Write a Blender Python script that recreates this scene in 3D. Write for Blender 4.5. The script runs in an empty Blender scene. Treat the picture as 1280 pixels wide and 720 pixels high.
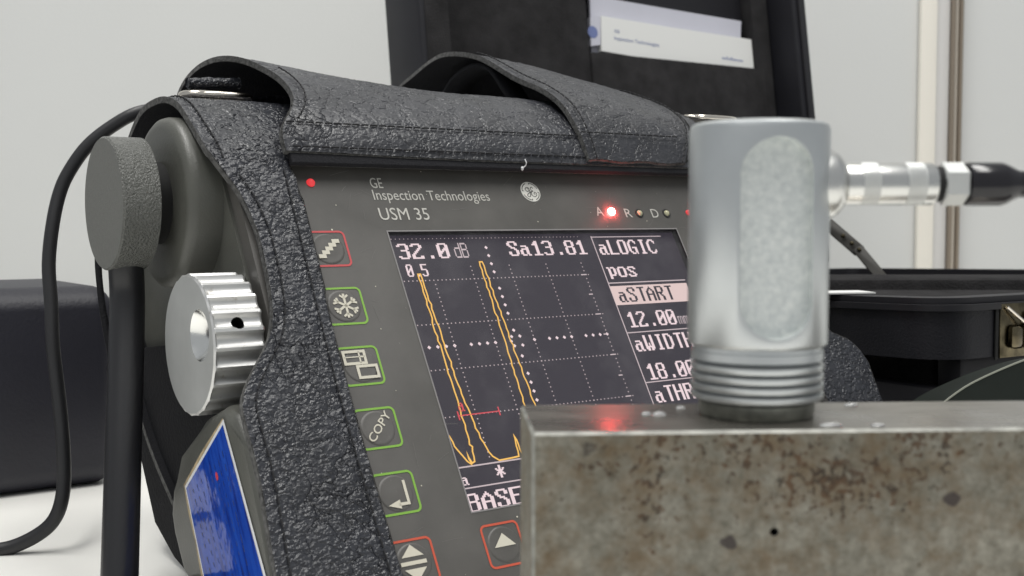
import bpy, bmesh, math, random
from mathutils import Matrix, Vector, Quaternion
random.seed(4)
SC = bpy.context.scene
COL = SC.collection
R = math.radians
MM = 0.001

# ------------------------------------------------------------------ camera, light, exposure
cam = bpy.data.cameras.new('camera')
camo = bpy.data.objects.new('camera', cam)
COL.objects.link(camo)
cam.sensor_width = 36.0
cam.lens = 36.0 * 1450 / 1280
cam.clip_start = 0.005
cam.clip_end = 20
camo.location = (0, 0, 0.0985)
camo.rotation_euler = (R(90 - 3.2), 0, 0)
cam.dof.use_dof = True
cam.dof.focus_distance = 0.345
cam.dof.aperture_fstop = 33
SC.camera = camo

world = bpy.data.worlds.new('World')
SC.world = world
world.use_nodes = True
bgn = world.node_tree.nodes['Background']
bgn.inputs[0].default_value = (0.93, 0.97, 1.0, 1)
bgn.inputs[1].default_value = 0.40

def area(name, loc, rot, sx, sy, power, col=(1, 1, 1)):
    l = bpy.data.lights.new(name, 'AREA')
    l.shape = 'RECTANGLE'
    l.size = sx
    l.size_y = sy
    l.energy = power
    l.color = col
    o = bpy.data.objects.new(name, l)
    COL.objects.link(o)
    o.location = loc
    o.rotation_euler = rot
    return o
area('ceiling_and_fill_light', (-0.45, 0.22, 1.7), (0, 0, R(8)), 0.30, 1.3, 19.5, (1.0, 0.985, 0.95))
area('ceiling_and_fill_light', (0.55, 0.12, 1.7), (0, 0, R(8)), 0.30, 1.3, 17.5, (1.0, 0.985, 0.95))
area('ceiling_and_fill_light', (-0.55, -0.6, 1.5), (R(-42), 0, R(-20)), 1.0, 0.4, 13.0, (1.0, 0.99, 0.97))  # soft fill added at the left front, not a ceiling fixture

SC.view_settings.view_transform = 'Standard'
SC.view_settings.look = 'None'
SC.view_settings.exposure = 0.0
SC.view_settings.gamma = 1.0
SC.render.engine = 'CYCLES'
SC.cycles.max_bounces = 8
SC.cycles.use_denoising = True

# ------------------------------------------------------------------ materials
def srgb(r, g, b):
    f = lambda c: (c / 255) / 12.92 if c / 255 <= 0.04045 else ((c / 255 + 0.055) / 1.055) ** 2.4
    return (f(r), f(g), f(b), 1)

class NT:
    def __init__(self, name):
        self.m = bpy.data.materials.new(name)
        self.m.use_nodes = True
        self.t = self.m.node_tree
        self.b = self.t.nodes['Principled BSDF']
        self.tc = None
    def n(self, typ, **kw):
        nd = self.t.nodes.new(typ)
        for k, v in kw.items():
            if k.startswith('i_'):
                nd.inputs[int(k[2:]) if k[2:].isdigit() else k[2:].replace('_', ' ')].default_value = v
            else:
                setattr(nd, k, v)
        return nd
    def l(self, a, b):
        self.t.links.new(a, b)
    def obj(self):
        if self.tc is None:
            self.tc = self.n('ShaderNodeTexCoord')
        return self.tc.outputs['Object']
    def noise(self, scale, detail=4, rough=0.55, vec=None, dist=0.0):
        nd = self.n('ShaderNodeTexNoise')
        nd.inputs['Scale'].default_value = scale
        nd.inputs['Detail'].default_value = detail
        nd.inputs['Roughness'].default_value = rough
        nd.inputs['Distortion'].default_value = dist
        self.l(vec or self.obj(), nd.inputs['Vector'])
        return nd
    def ramp(self, src, stops, interp='LINEAR'):
        nd = self.n('ShaderNodeValToRGB')
        cr = nd.color_ramp
        cr.interpolation = interp
        while len(cr.elements) < len(stops):
            cr.elements.new(0.5)
        for e, (p, c) in zip(cr.elements, stops):
            e.position = p
            e.color = c if len(c) == 4 else (*c, 1)
        self.l(src, nd.inputs[0])
        return nd.outputs[0]
    def mix(self, fac, a, b, mode='MIX'):
        nd = self.n('ShaderNodeMix', data_type='RGBA', blend_type=mode)
        for s, v in ((nd.inputs[0], fac), (nd.inputs[6], a), (nd.inputs[7], b)):
            if hasattr(v, 'is_linked'):
                self.l(v, s)
            else:
                s.default_value = v if not isinstance(v, tuple) or len(v) == 4 else (*v, 1)
        return nd.outputs[2]
    def math(self, op, a, b=0.0):
        nd = self.n('ShaderNodeMath', operation=op)
        for s, v in ((nd.inputs[0], a), (nd.inputs[1], b)):
            if hasattr(v, 'is_linked'):
                self.l(v, s)
            else:
                s.default_value = v
        return nd.outputs[0]
    def bump(self, height, dist, strength=1.0, prev=None):
        nd = self.n('ShaderNodeBump')
        nd.inputs['Distance'].default_value = dist
        nd.inputs['Strength'].default_value = strength
        self.l(height, nd.inputs['Height'])
        if prev:
            self.l(prev, nd.inputs['Normal'])
        self.l(nd.outputs[0], self.b.inputs['Normal'])
        return nd.outputs[0]
    def set(self, **kw):
        for k, v in kw.items():
            s = self.b.inputs[k.replace('_', ' ')]
            if hasattr(v, 'is_linked'):
                self.l(v, s)
            else:
                s.default_value = v if not isinstance(v, tuple) or len(v) == 4 else (*v, 1)
        return self.m

def leather(name, base, grain=1.0, wrinkle=1.0, rough=0.40):
    k = NT(name)
    def warped(scale, amp):
        nz = k.noise(scale, 3)
        a = k.n('ShaderNodeVectorMath', operation='MULTIPLY_ADD')
        k.l(nz.outputs['Color'], a.inputs[0])
        a.inputs[1].default_value = (amp,) * 3
        k.l(k.obj(), a.inputs[2])
        return a.outputs[0]
    def edge(scale, vec, lo, hi):
        v = k.n('ShaderNodeTexVoronoi', feature='DISTANCE_TO_EDGE')
        v.inputs['Scale'].default_value = scale
        k.l(vec, v.inputs['Vector'])
        return k.ramp(v.outputs['Distance'], [(0.0, (0, 0, 0)), (lo, (0.7,) * 3), (hi, (1, 1, 1))])
    # pebbles run together in wavy rows, split by irregular creases: real displacement
    v = k.n('ShaderNodeTexVoronoi', feature='SMOOTH_F1')
    v.inputs['Scale'].default_value = 900
    v.inputs['Smoothness'].default_value = 0.5
    mpv = k.n('ShaderNodeMapping')
    mpv.inputs['Scale'].default_value = (0.62, 0.9, 1.0)
    mpv.inputs['Rotation'].default_value = (0, R(14), 0)
    k.l(warped(300, 0.0040), mpv.inputs[0])
    k.l(mpv.outputs[0], v.inputs['Vector'])
    peb = k.ramp(v.outputs['Distance'], [(0.05, (1, 1, 1)), (0.30, (0.72,) * 3), (0.62, (0, 0, 0))])
    cr = edge(115, warped(150, 0.016), 0.05, 0.20)
    cmask = k.ramp(k.noise(45, 3).outputs['Fac'], [(0.34, (0.12,) * 3), (0.58, (1, 1, 1))])
    cr2 = k.mix(cmask, (1, 1, 1, 1), cr)
    fine = k.noise(2600, 3)
    swell = k.noise(150, 4)
    big = k.noise(60, 4)
    def mad(a, f, c):
        o = k.math('MULTIPLY_ADD', a, f)
        if hasattr(c, 'is_linked'):
            k.l(c, o.node.inputs[2])
        else:
            o.node.inputs[2].default_value = c
        return o
    h = mad(peb, 0.00030 * grain, 0.0)
    h = mad(cr2, 0.00048 * wrinkle, h)
    h = mad(swell.outputs['Fac'], 0.0006 * wrinkle, h)
    h = mad(fine.outputs['Fac'], 0.00004 * grain, h)
    dn = k.n('ShaderNodeDisplacement')
    dn.inputs['Midlevel'].default_value = 0.0012
    dn.inputs['Scale'].default_value = 1.0
    k.l(h, dn.inputs['Height'])
    k.l(dn.outputs[0], k.t.nodes['Material Output'].inputs['Displacement'])
    k.m.displacement_method = 'BOTH'
    worn = k.ramp(big.outputs['Fac'], [(0.35, tuple(c * 0.8 for c in base)), (0.7, tuple(c * 1.25 for c in base))])
    rg = k.ramp(swell.outputs['Fac'], [(0.3, (rough - 0.06,) * 3), (0.7, (rough + 0.12,) * 3)])
    return k.set(Base_Color=worn, Roughness=rg, Specular_IOR_Level=0.6)

def plain(name, base, rough=0.5, metal=0.0, spec=0.5, bump=None, var=0.0, varscale=80):
    k = NT(name)
    k.set(Roughness=rough, Metallic=metal, Specular_IOR_Level=spec)
    if var:
        nz = k.noise(varscale, 5)
        c = k.ramp(nz.outputs['Fac'], [(0.3, tuple(x * (1 - var) for x in base[:3])), (0.7, tuple(min(1, x * (1 + var)) for x in base[:3]))])
        k.set(Base_Color=c)
    else:
        k.set(Base_Color=tuple(base[:3]))
    if bump:
        nb = k.noise(bump[0], 3)
        k.bump(nb.outputs['Fac'], bump[1], bump[2] if len(bump) > 2 else 1.0)
    return k.m

M = {}
M['leather'] = leather('black_leather', (0.022, 0.0235, 0.030), 0.85, 1.0, 0.31)
M['leather_soft'] = leather('black_leather_smooth', (0.026, 0.027, 0.033), 0.42, 0.75, 0.34)
M['leather_back'] = plain('black_leather_rear', (0.010, 0.010, 0.012), 0.8, bump=(900, 0.0004), spec=0.2)
M['lining'] = plain('suede_lining', (0.020, 0.020, 0.023), 0.9, bump=(1500, 0.0004), spec=0.2)
M['thread'] = plain('black_thread', (0.006, 0.006, 0.008), 0.7)
M['cut_edge'] = plain('leather_cut_edge', (0.085, 0.084, 0.082), 0.9, bump=(1400, 0.0006), var=0.6, varscale=700)
M['grey'] = plain('grey_housing', (0.088, 0.089, 0.078), 0.38, bump=(1600, 0.00008), var=0.12, varscale=60)
M['grey_rough'] = plain('grey_textured_cap', (0.110, 0.112, 0.103), 0.22, bump=(1500, 0.0009), var=0.10, varscale=500)
M['grey_face'] = plain('grey_cap_face', (0.125, 0.126, 0.117), 0.55, bump=(2400, 0.00012), var=0.10, varscale=900)
def panel_mat():
    k = NT('dark_grey_key_foil')
    nz = k.noise(45, 6, 0.6)
    spk = k.noise(2600, 2)
    dust = k.ramp(spk.outputs['Fac'], [(0.66, (0, 0, 0)), (0.76, (1, 1, 1))])
    c = k.ramp(nz.outputs['Fac'], [(0.3, (0.064, 0.061, 0.056)), (0.72, (0.096, 0.091, 0.084))])
    wv = k.noise(9, 5, 0.5)
    hz = k.ramp(wv.outputs['Fac'], [(0.45, (0, 0, 0)), (0.72, (0.45,) * 3)])
    c2 = k.mix(hz, c, (0.14, 0.135, 0.13, 1))
    c3 = k.mix(k.math('MULTIPLY', dust, 0.16), c2, (0.35, 0.34, 0.33, 1))
    rg = k.ramp(nz.outputs['Fac'], [(0.3, (0.36,) * 3), (0.7, (0.52,) * 3)])
    b = k.noise(700, 2)
    k.bump(b.outputs['Fac'], 0.00004, 0.5)
    return k.set(Base_Color=c3, Roughness=rg, Specular_IOR_Level=0.5)
M['panel'] = panel_mat()
M['panel_dark'] = plain('dark_bezel', (0.02, 0.02, 0.021), 0.4)
M['key'] = M['panel']
M['print'] = plain('pale_print', (0.50, 0.49, 0.45), 0.5)
M['print_cream'] = plain('cream_print', (0.58, 0.55, 0.46), 0.5)
M['emblem_white'] = plain('emblem_white', (0.72, 0.71, 0.66), 0.4)
M['green'] = plain('green_print', (0.20, 0.40, 0.055), 0.5)
M['red'] = plain('red_print', (0.52, 0.085, 0.045), 0.5)
M['red2'] = plain('dull_red_print', (0.50, 0.065, 0.07), 0.5)
def emit(name, col, s, base=(0.02, 0.02, 0.02)):
    k = NT(name)
    k.set(Base_Color=base, Emission_Color=col, Emission_Strength=s, Roughness=0.4)
    return k.m
M['lcd_lit'] = emit('lcd_pixels', (1.0, 0.80, 0.83), 0.82)
M['lcd_dim'] = emit('lcd_pixels_thin', (1.0, 0.82, 0.85), 0.55)
M['lcd_yellow'] = emit('lcd_yellow', (1.0, 0.56, 0.10), 0.95)
M['lcd_red'] = emit('lcd_red', (1.0, 0.08, 0.11), 0.62)
M['lcd_off'] = emit('lcd_dark', (0.024, 0.019, 0.029), 1.0, (0.005, 0.005, 0.006))
M['lcd_bar'] = emit('lcd_lit_bar', (1.0, 0.76, 0.73), 0.72)
M['led_on'] = emit('led_lit', (1.0, 0.09, 0.08), 190.0)
M['led_core'] = emit('led_core', (1.0, 0.55, 0.35), 9.0)
M['led_dim'] = emit('led_dim_red', (1.0, 0.05, 0.06), 0.75)
M['led_off'] = plain('led_clear', (0.5, 0.48, 0.32), 0.12)
M['black_rubber'] = plain('black_rubber', (0.016, 0.016, 0.018), 0.45, bump=(500, 0.00005))
M['black_tube'] = plain('black_tube', (0.014, 0.014, 0.016), 0.38, bump=(900, 0.00006))
M['black_void'] = plain('black_recess', (0.006, 0.006, 0.006), 0.8)
def alu(name, base, rough, metal=1.0, dirt=0.0):
    k = NT(name)
    nz = k.noise(90, 5)
    c = k.ramp(nz.outputs['Fac'], [(0.3, tuple(x * 0.88 for x in base)), (0.75, base)])
    if dirt:
        d = k.noise(320, 5, 0.7)
        dm = k.ramp(d.outputs['Fac'], [(0.60, (0, 0, 0)), (0.72, (1, 1, 1))])
        c = k.mix(k.math('MULTIPLY', dm, dirt), c, (0.28, 0.23, 0.16, 1))
    k.bump(k.noise(2500, 2).outputs['Fac'], 0.00003, 0.5)
    return k.set(Base_Color=c, Metallic=metal, Roughness=rough)
M['alu'] = alu('aluminium', (0.72, 0.72, 0.71), 0.44, 0.85, dirt=0.5)
M['alu_face'] = alu('aluminium_face', (0.60, 0.61, 0.60), 0.50, 0.65)
M['alu_bright'] = alu('aluminium_bright', (0.88, 0.88, 0.86), 0.20)
M['probe'] = alu('satin_chrome', (0.63, 0.655, 0.665), 0.38, 0.95)
M['shaded_foot'] = plain('dark_probe_foot', (0.20, 0.205, 0.18), 0.35, 0.6, var=0.4, varscale=300)  # foot toned dark, the shadow at the probe's base painted in
M['black_gloss'] = plain('glossy_black_rubber', (0.012, 0.011, 0.014), 0.16)
M['groove'] = alu('shaded_groove', (0.22, 0.23, 0.235), 0.45, 0.8)  # darker probe metal: shade of the collar troughs put into the colour
M['nickel'] = alu('nickel', (0.72, 0.72, 0.70), 0.27)
M['steel_ring'] = alu('ring_steel', (0.80, 0.74, 0.66), 0.16)
def blasted():
    k = NT('blasted_metal')
    n1 = k.noise(900, 5, 0.65)
    c = k.ramp(n1.outputs['Fac'], [(0.32, (0.58, 0.61, 0.61)), (0.5, (0.68, 0.71, 0.70)), (0.7, (0.80, 0.82, 0.80))])
    k.bump(k.noise(900, 4, 0.6).outputs['Fac'], 0.00020, 0.8)
    return k.set(Base_Color=c, Metallic=0.55, Roughness=0.5)
M['blasted'] = blasted()
BLOCK_H = (2.80, 161.00, 69.20)[2]
def steel_block():
    k = NT('rust_spotted_steel')
    n1 = k.noise(70, 6, 0.62)
    c = k.ramp(n1.outputs['Fac'], [(0.28, (0.152, 0.143, 0.113)), (0.5, (0.232, 0.221, 0.185)), (0.75, (0.325, 0.308, 0.262))])
    def blob(x, y_, rx, ry, inner=0.3):
        mp = k.n('ShaderNodeMapping')
        mp.inputs['Location'].default_value = (-x / rx, 0, -y_ / ry)
        mp.inputs['Scale'].default_value = (1000 / rx, 0.001, 1000 / ry)
        k.l(k.obj(), mp.inputs[0])
        ln = k.n('ShaderNodeVectorMath', operation='LENGTH')
        k.l(mp.outputs[0], ln.inputs[0])
        return k.ramp(ln.outputs['Value'], [(inner, (1, 1, 1)), (1.0, (0, 0, 0))])
    H = BLOCK_H
    cl = k.noise(38, 3, 0.5)
    mask0 = k.ramp(cl.outputs['Fac'], [(0.50, (0, 0, 0)), (0.66, (0.75,) * 3)])
    b1, b2, b3 = blob(43, H - 7.5, 26, 10, 0.0), blob(26, H - 5, 24, 8, 0.0), blob(10, H - 4.5, 12, 5, 0.0)
    mask = k.math('MAXIMUM', mask0, k.math('MAXIMUM', b1, k.math('MAXIMUM', k.math('MULTIPLY', b2, 0.55), k.math('MULTIPLY', b3, 0.7))))
    sp = k.noise(800, 4, 0.6)
    th = k.math('MULTIPLY_ADD', mask, 0.24)
    th.node.inputs[2].default_value = -0.12
    spots = k.ramp(k.math('ADD', sp.outputs['Fac'], th), [(0.56, (0, 0, 0)), (0.61, (1, 1, 1))])
    soft = k.noise(170, 6, 0.68)
    stain = k.ramp(k.math('ADD', soft.outputs['Fac'], k.math('MULTIPLY', mask, 0.10)), [(0.46, (0, 0, 0)), (0.68, (0.75,) * 3)])
    mot = k.noise(560, 6, 0.75)
    c = k.mix(0.85, c, k.ramp(mot.outputs['Fac'], [(0.3, (0.45, 0.43, 0.38)), (0.7, (1.3, 1.3, 1.3))]), 'MULTIPLY')
    c = k.mix(stain, c, (0.135, 0.090, 0.045, 1))
    rustc = k.ramp(k.noise(500, 4).outputs['Fac'], [(0.38, (0.022, 0.015, 0.010)), (0.66, (0.105, 0.052, 0.022))])
    c = k.mix(k.math('MULTIPLY', spots, 0.85), c, rustc)
    wob = k.noise(500, 3)
    for (bx, bz, br) in ((28.0, H - 16.0, 1.9), (60.3, H - 10.2, 1.9)):
        bl = blob(bx, bz, br, br * 0.8, 0.0)
        mk = k.ramp(k.math('ADD', bl, k.math('SUBTRACT', wob.outputs['Fac'], 0.5)), [(0.30, (0, 0, 0)), (0.42, (1, 1, 1))])
        c = k.mix(k.math('MULTIPLY', mk, 0.85), c, (0.040, 0.031, 0.032, 1))
    sp2 = k.noise(190, 4, 0.6)
    dk = k.ramp(sp2.outputs['Fac'], [(0.68, (0, 0, 0)), (0.73, (1, 1, 1))])
    c = k.mix(k.math('MULTIPLY', dk, 0.8), c, (0.035, 0.027, 0.022, 1))
    rg = k.ramp(n1.outputs['Fac'], [(0.3, (0.62,) * 3), (0.7, (0.42,) * 3)])
    k.bump(k.noise(800, 5).outputs['Fac'], 0.00012, 0.7)
    return k.set(Base_Color=c, Metallic=0.35, Roughness=rg)
M['steel'] = steel_block()
def steel_top():
    k = NT('ground_steel_top')
    mp = k.n('ShaderNodeMapping')
    mp.inputs['Scale'].default_value = (1, 12, 1)
    k.l(k.obj(), mp.inputs[0])
    n1 = k.noise(90, 5, 0.6, mp.outputs[0])
    c = k.ramp(n1.outputs['Fac'], [(0.3, (0.20, 0.185, 0.16)), (0.6, (0.33, 0.31, 0.28)), (0.8, (0.44, 0.42, 0.39))])
    sm = k.noise(60, 4)
    rg = k.ramp(sm.outputs['Fac'], [(0.35, (0.22,) * 3), (0.7, (0.42,) * 3)])
    k.bump(n1.outputs['Fac'], 0.00008, 0.6)
    return k.set(Base_Color=c, Metallic=0.85, Roughness=rg)
M['steel_top'] = steel_top()
M['steel_edge'] = plain('highlit_steel_edge', (0.30, 0.30, 0.275), 0.5, 0.5, var=0.4, varscale=300)  # paler chamfer faces, edge highlight put into the colour
def sticker():
    k = NT('blue_film')
    mp = k.n('ShaderNodeMapping')
    mp.inputs['Scale'].default_value = (1, 9, 1)
    mp.inputs['Rotation'].default_value = (R(-3), 0, 0)
    k.l(k.obj(), mp.inputs[0])
    n = k.noise(55, 5, 0.6, mp.outputs[0])
    c = k.ramp(n.outputs['Fac'], [(0.36, (0.008, 0.025, 0.20)), (0.47, (0.012, 0.055, 0.36)), (0.7, (0.020, 0.085, 0.46))])
    k.bump(k.noise(75, 3).outputs['Fac'], 0.0010, 0.35)
    return k.set(Base_Color=c, Roughness=0.09, Specular_IOR_Level=0.22)
M['blue'] = sticker()
M['blue_text'] = plain('dark_blue_print', (0.004, 0.010, 0.07), 0.3)
M['white_film'] = plain('white_film', (0.75, 0.76, 0.78), 0.35)
M['glue'] = plain('yellowed_glue', (0.42, 0.33, 0.20), 0.6, var=0.35, varscale=300)
M['red_dot'] = plain('red_spot', (0.6, 0.03, 0.05), 0.4)
M['wall'] = plain('painted_wall', (0.645, 0.65, 0.64), 0.55, bump=(300, 0.00015), var=0.015, varscale=3)
M['trim'] = plain('cream_trim', (0.86, 0.82, 0.74), 0.45)
M['trim_grey'] = plain('pale_grey_trim', (0.70, 0.69, 0.68), 0.5)
M['rail'] = plain('bronze_rail', (0.30, 0.25, 0.20), 0.35, 0.5)
M['rail_light'] = plain('pale_rail_bead', (0.66, 0.60, 0.52), 0.35, 0.4)  # lighter tone of the rail's middle bead
M['table'] = plain('white_laminate', (0.90, 0.89, 0.85), 0.35, bump=(200, 0.00004), var=0.02, varscale=20)
M['case'] = plain('black_case_plastic', (0.014, 0.014, 0.018), 0.55, 0.0, 0.3, bump=(1200, 0.0002), var=0.15, varscale=30)
M['case_in'] = plain('black_case_inside', (0.010, 0.0095, 0.013), 0.6)
M['foam'] = plain('charcoal_foam', (0.028, 0.027, 0.028), 0.95, spec=0.15, bump=(900, 0.0006), var=0.3, varscale=60)
M['bag'] = plain('black_satin', (0.014, 0.014, 0.022), 0.50, bump=(700, 0.00015), var=0.15, varscale=25)
M['brass'] = plain('brassy_latch', (0.13, 0.11, 0.07), 0.25, 1.0, var=0.6, varscale=160)
M['olive'] = plain('dark_metal_stay', (0.014, 0.012, 0.008), 0.5, 0.1, var=0.3, varscale=200)
M['paper'] = plain('white_paper', (0.80, 0.80, 0.78), 0.6)
M['paper2'] = plain('lilac_grey_paper', (0.56, 0.56, 0.63), 0.6, var=0.06, varscale=12)
M['ink'] = plain('blue_ink', (0.16, 0.20, 0.40), 0.6)
M['darkgreen'] = plain('dark_green_plastic', (0.007, 0.011, 0.008), 0.6, 0.0, 0.3, var=0.25, varscale=60)
M['pale_rim'] = plain('pale_rim', (0.22, 0.23, 0.19), 0.35)
def wet():
    k = NT('clear_gel')
    k.set(Base_Color=(0.9, 0.9, 0.9), Roughness=0.03, Transmission_Weight=0.8, IOR=1.36)
    return k.m
M['gel'] = wet()
def pane():
    m = bpy.data.materials.new('display_pane')
    m.use_nodes = True
    t = m.node_tree
    t.nodes.clear()
    out = t.nodes.new('ShaderNodeOutputMaterial')
    tr = t.nodes.new('ShaderNodeBsdfTransparent')
    gl = t.nodes.new('ShaderNodeBsdfGlossy')
    gl.inputs['Roughness'].default_value = 0.14
    df = t.nodes.new('ShaderNodeBsdfDiffuse')
    df.inputs[0].default_value = (0.6, 0.58, 0.6, 1)
    tc = t.nodes.new('ShaderNodeTexCoord')
    nz = t.nodes.new('ShaderNodeTexNoise')
    nz.inputs['Scale'].default_value = 48
    nz.inputs['Detail'].default_value = 7
    nz.inputs['Roughness'].default_value = 0.65
    t.links.new(tc.outputs['Object'], nz.inputs['Vector'])
    mr = t.nodes.new('ShaderNodeMapRange')
    mr.inputs[1].default_value = 0.48
    mr.inputs[2].default_value = 0.85
    mr.inputs[3].default_value = 0.010
    mr.inputs[4].default_value = 0.10
    t.links.new(nz.outputs['Fac'], mr.inputs[0])
    m1 = t.nodes.new('ShaderNodeMixShader')
    m1.inputs[0].default_value = 0.025
    t.links.new(tr.outputs[0], m1.inputs[1])
    t.links.new(gl.outputs[0], m1.inputs[2])
    m2 = t.nodes.new('ShaderNodeMixShader')
    t.links.new(mr.outputs[0], m2.inputs[0])
    t.links.new(m1.outputs[0], m2.inputs[1])
    t.links.new(df.outputs[0], m2.inputs[2])
    t.links.new(m2.outputs[0], out.inputs[0])
    return m
M['pane'] = pane()

# ------------------------------------------------------------------ helpers
def thing(name, label, cat, mat4=None, group=None):
    o = bpy.data.objects.new(name, None)
    COL.objects.link(o)
    if mat4 is not None:
        o.matrix_world = mat4
    o.empty_display_size = 0.02
    o['label'] = label
    o['category'] = cat
    if group:
        o['group'] = group
    return o
def tag(o, label, cat, group=None):
    o['label'] = label
    o['category'] = cat
    if group:
        o['group'] = group
    return o
def link(name, me, mats, parent=None, smooth=True):
    """mesh in mm -> object in m"""
    me.transform(Matrix.Scale(MM, 4))
    for m in (mats if isinstance(mats, (list, tuple)) else [mats]):
        me.materials.append(M[m] if isinstance(m, str) else m)
    if smooth:
        for p in me.polygons:
            p.use_smooth = True
        me.set_sharp_from_angle(angle=R(38))
    o = bpy.data.objects.new(name, me)
    COL.objects.link(o)
    if parent:
        o.parent = parent
    return o
def mesh(name, verts, faces, mats, parent=None, smooth=True, midx=None):
    me = bpy.data.meshes.new(name)
    me.from_pydata([tuple(v) for v in verts], [], faces)
    if midx:
        for p, i in zip(me.polygons, midx):
            p.material_index = i
    me.update()
    return link(name, me, mats, parent, smooth)
def frombm(name, bm, mats, parent=None, smooth=True):
    bmesh.ops.recalc_face_normals(bm, faces=bm.faces)
    me = bpy.data.meshes.new(name)
    bm.to_mesh(me)
    bm.free()
    return link(name, me, mats, parent, smooth)
def bm_box(bm, x0, x1, y0, y1, z0, z1, mat=None, bev=0.0, seg=2):
    r = bmesh.ops.create_cube(bm, size=1.0)
    vs = r['verts']
    for v in vs:
        v.co = Vector((x0 + (v.co.x + .5) * (x1 - x0), y0 + (v.co.y + .5) * (y1 - y0), z0 + (v.co.z + .5) * (z1 - z0)))
    if bev:
        es = list({e for v in vs for e in v.link_edges})
        nv = bmesh.ops.bevel(bm, geom=es, offset=bev, segments=seg, affect='EDGES', profile=0.5)
        vs = list({v for f in nv['faces'] for v in f.verts} | {v for v in vs if v.is_valid})
    if mat is not None:
        bmesh.ops.transform(bm, matrix=mat, verts=vs)
    return vs
def bm_prism(bm, poly, h0, h1, axis='x', bev=0.0, seg=3):
    """poly of 2D points extruded along axis"""
    def P(a, b, h):
        return {'x': (h, a, b), 'y': (a, h, b), 'z': (a, b, h)}[axis]
    lo = [bm.verts.new(P(a, b, h0)) for a, b in poly]
    hi = [bm.verts.new(P(a, b, h1)) for a, b in poly]
    n = len(poly)
    fs = [bm.faces.new(lo[::-1]), bm.faces.new(hi)]
    for i in range(n):
        fs.append(bm.faces.new((lo[i], lo[(i + 1) % n], hi[(i + 1) % n], hi[i])))
    if bev:
        es = [e for f in fs[:2] for e in f.edges]
        bmesh.ops.bevel(bm, geom=es, offset=bev, segments=seg, affect='EDGES', profile=0.5)
def catmull(pts, n, closed=False):
    pts = [Vector(p) for p in pts]
    out = []
    m = len(pts)
    rng = range(m if closed else m - 1)
    for i in rng:
        p0 = pts[(i - 1) % m] if closed or i > 0 else pts[0] * 2 - pts[1]
        p1 = pts[i]
        p2 = pts[(i + 1) % m]
        p3 = pts[(i + 2) % m] if closed or i + 2 < m else pts[-1] * 2 - pts[-2]
        for k in range(n):
            t = k / n
            out.append(0.5 * ((2 * p1) + (p2 - p0) * t + (2 * p0 - 5 * p1 + 4 * p2 - p3) * t * t + (3 * p1 - p0 - 3 * p2 + p3) * t ** 3))
    if not closed:
        out.append(pts[-1].copy())
    return out
def tube_geo(path, rad, n=12, caps=True):
    path = [Vector(p) for p in path]
    vs, fs = [], []
    t0 = (path[1] - path[0]).normalized()
    up = Vector((0, 0, 1)) if abs(t0.z) < 0.9 else Vector((1, 0, 0))
    nrm = t0.cross(up).normalized()
    m = len(path)
    for i, p in enumerate(path):
        t = (path[min(i + 1, m - 1)] - path[max(i - 1, 0)]).normalized()
        nrm = (nrm - t * nrm.dot(t)).normalized()
        b = t.cross(nrm)
        r = rad[i] if isinstance(rad, (list, tuple)) else rad
        for k in range(n):
            a = 2 * math.pi * k / n
            vs.append(p + nrm * (r * math.cos(a)) + b * (r * math.sin(a)))
    for i in range(m - 1):
        for k in range(n):
            fs.append((i * n + k, i * n + (k + 1) % n, (i + 1) * n + (k + 1) % n, (i + 1) * n + k))
    if caps:
        fs.append(tuple(range(n))[::-1])
        fs.append(tuple((m - 1) * n + k for k in range(n)))
    return vs, fs
def tube(name, path, rad, mat, parent=None, n=14):
    vs, fs = tube_geo(path, rad, n)
    bm = bmesh.new()
    bv = [bm.verts.new(v) for v in vs]
    for f in fs:
        bm.faces.new([bv[i] for i in f])
    return frombm(name, bm, mat, parent)
def lathe_geo(prof, n=48, frame=None, a0=0.0):
    """prof: (h, r) along axis; frame maps (axis h, radial) -> 3D.  default axis z"""
    vs, fs = [], []
    m = len(prof)
    for h, r in prof:
        for k in range(n):
            a = a0 + 2 * math.pi * k / n
            v = Vector((r * math.cos(a), r * math.sin(a), h))
            vs.append(frame @ v if frame else v)
    for i in range(m - 1):
        for k in range(n):
            fs.append((i * n + k, i * n + (k + 1) % n, (i + 1) * n + (k + 1) % n, (i + 1) * n + k))
    fs.append(tuple(range(n))[::-1])
    fs.append(tuple((m - 1) * n + k for k in range(n)))
    return vs, fs
def lathe(name, prof, mat, parent=None, n=48, frame=None, a0=0.0):
    vs, fs = lathe_geo(prof, n, frame, a0)
    bm = bmesh.new()
    bv = [bm.verts.new(v) for v in vs]
    for f in fs:
        bm.faces.new([bv[i] for i in f])
    return frombm(name, bm, mat, parent)
def dense(o, lev=3):
    sd = o.modifiers.new('grain_density', 'SUBSURF')
    sd.subdivision_type = 'SIMPLE'
    sd.levels = 0
    sd.render_levels = lev
def boolean(o, cutters):
    for c in cutters:
        md = o.modifiers.new('cut', 'BOOLEAN')
        md.operation = 'DIFFERENCE'
        md.solver = 'EXACT'
        md.object = c
        md.material_mode = 'TRANSFER'
    bpy.context.view_layer.update()
    dg = bpy.context.evaluated_depsgraph_get()
    me = bpy.data.meshes.new_from_object(o.evaluated_get(dg))
    o.modifiers.clear()
    o.data = me
    for c in cutters:
        bpy.data.objects.remove(c)
    for p in me.polygons:
        p.use_smooth = True
    me.set_sharp_from_angle(angle=R(32))
    return o
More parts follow.
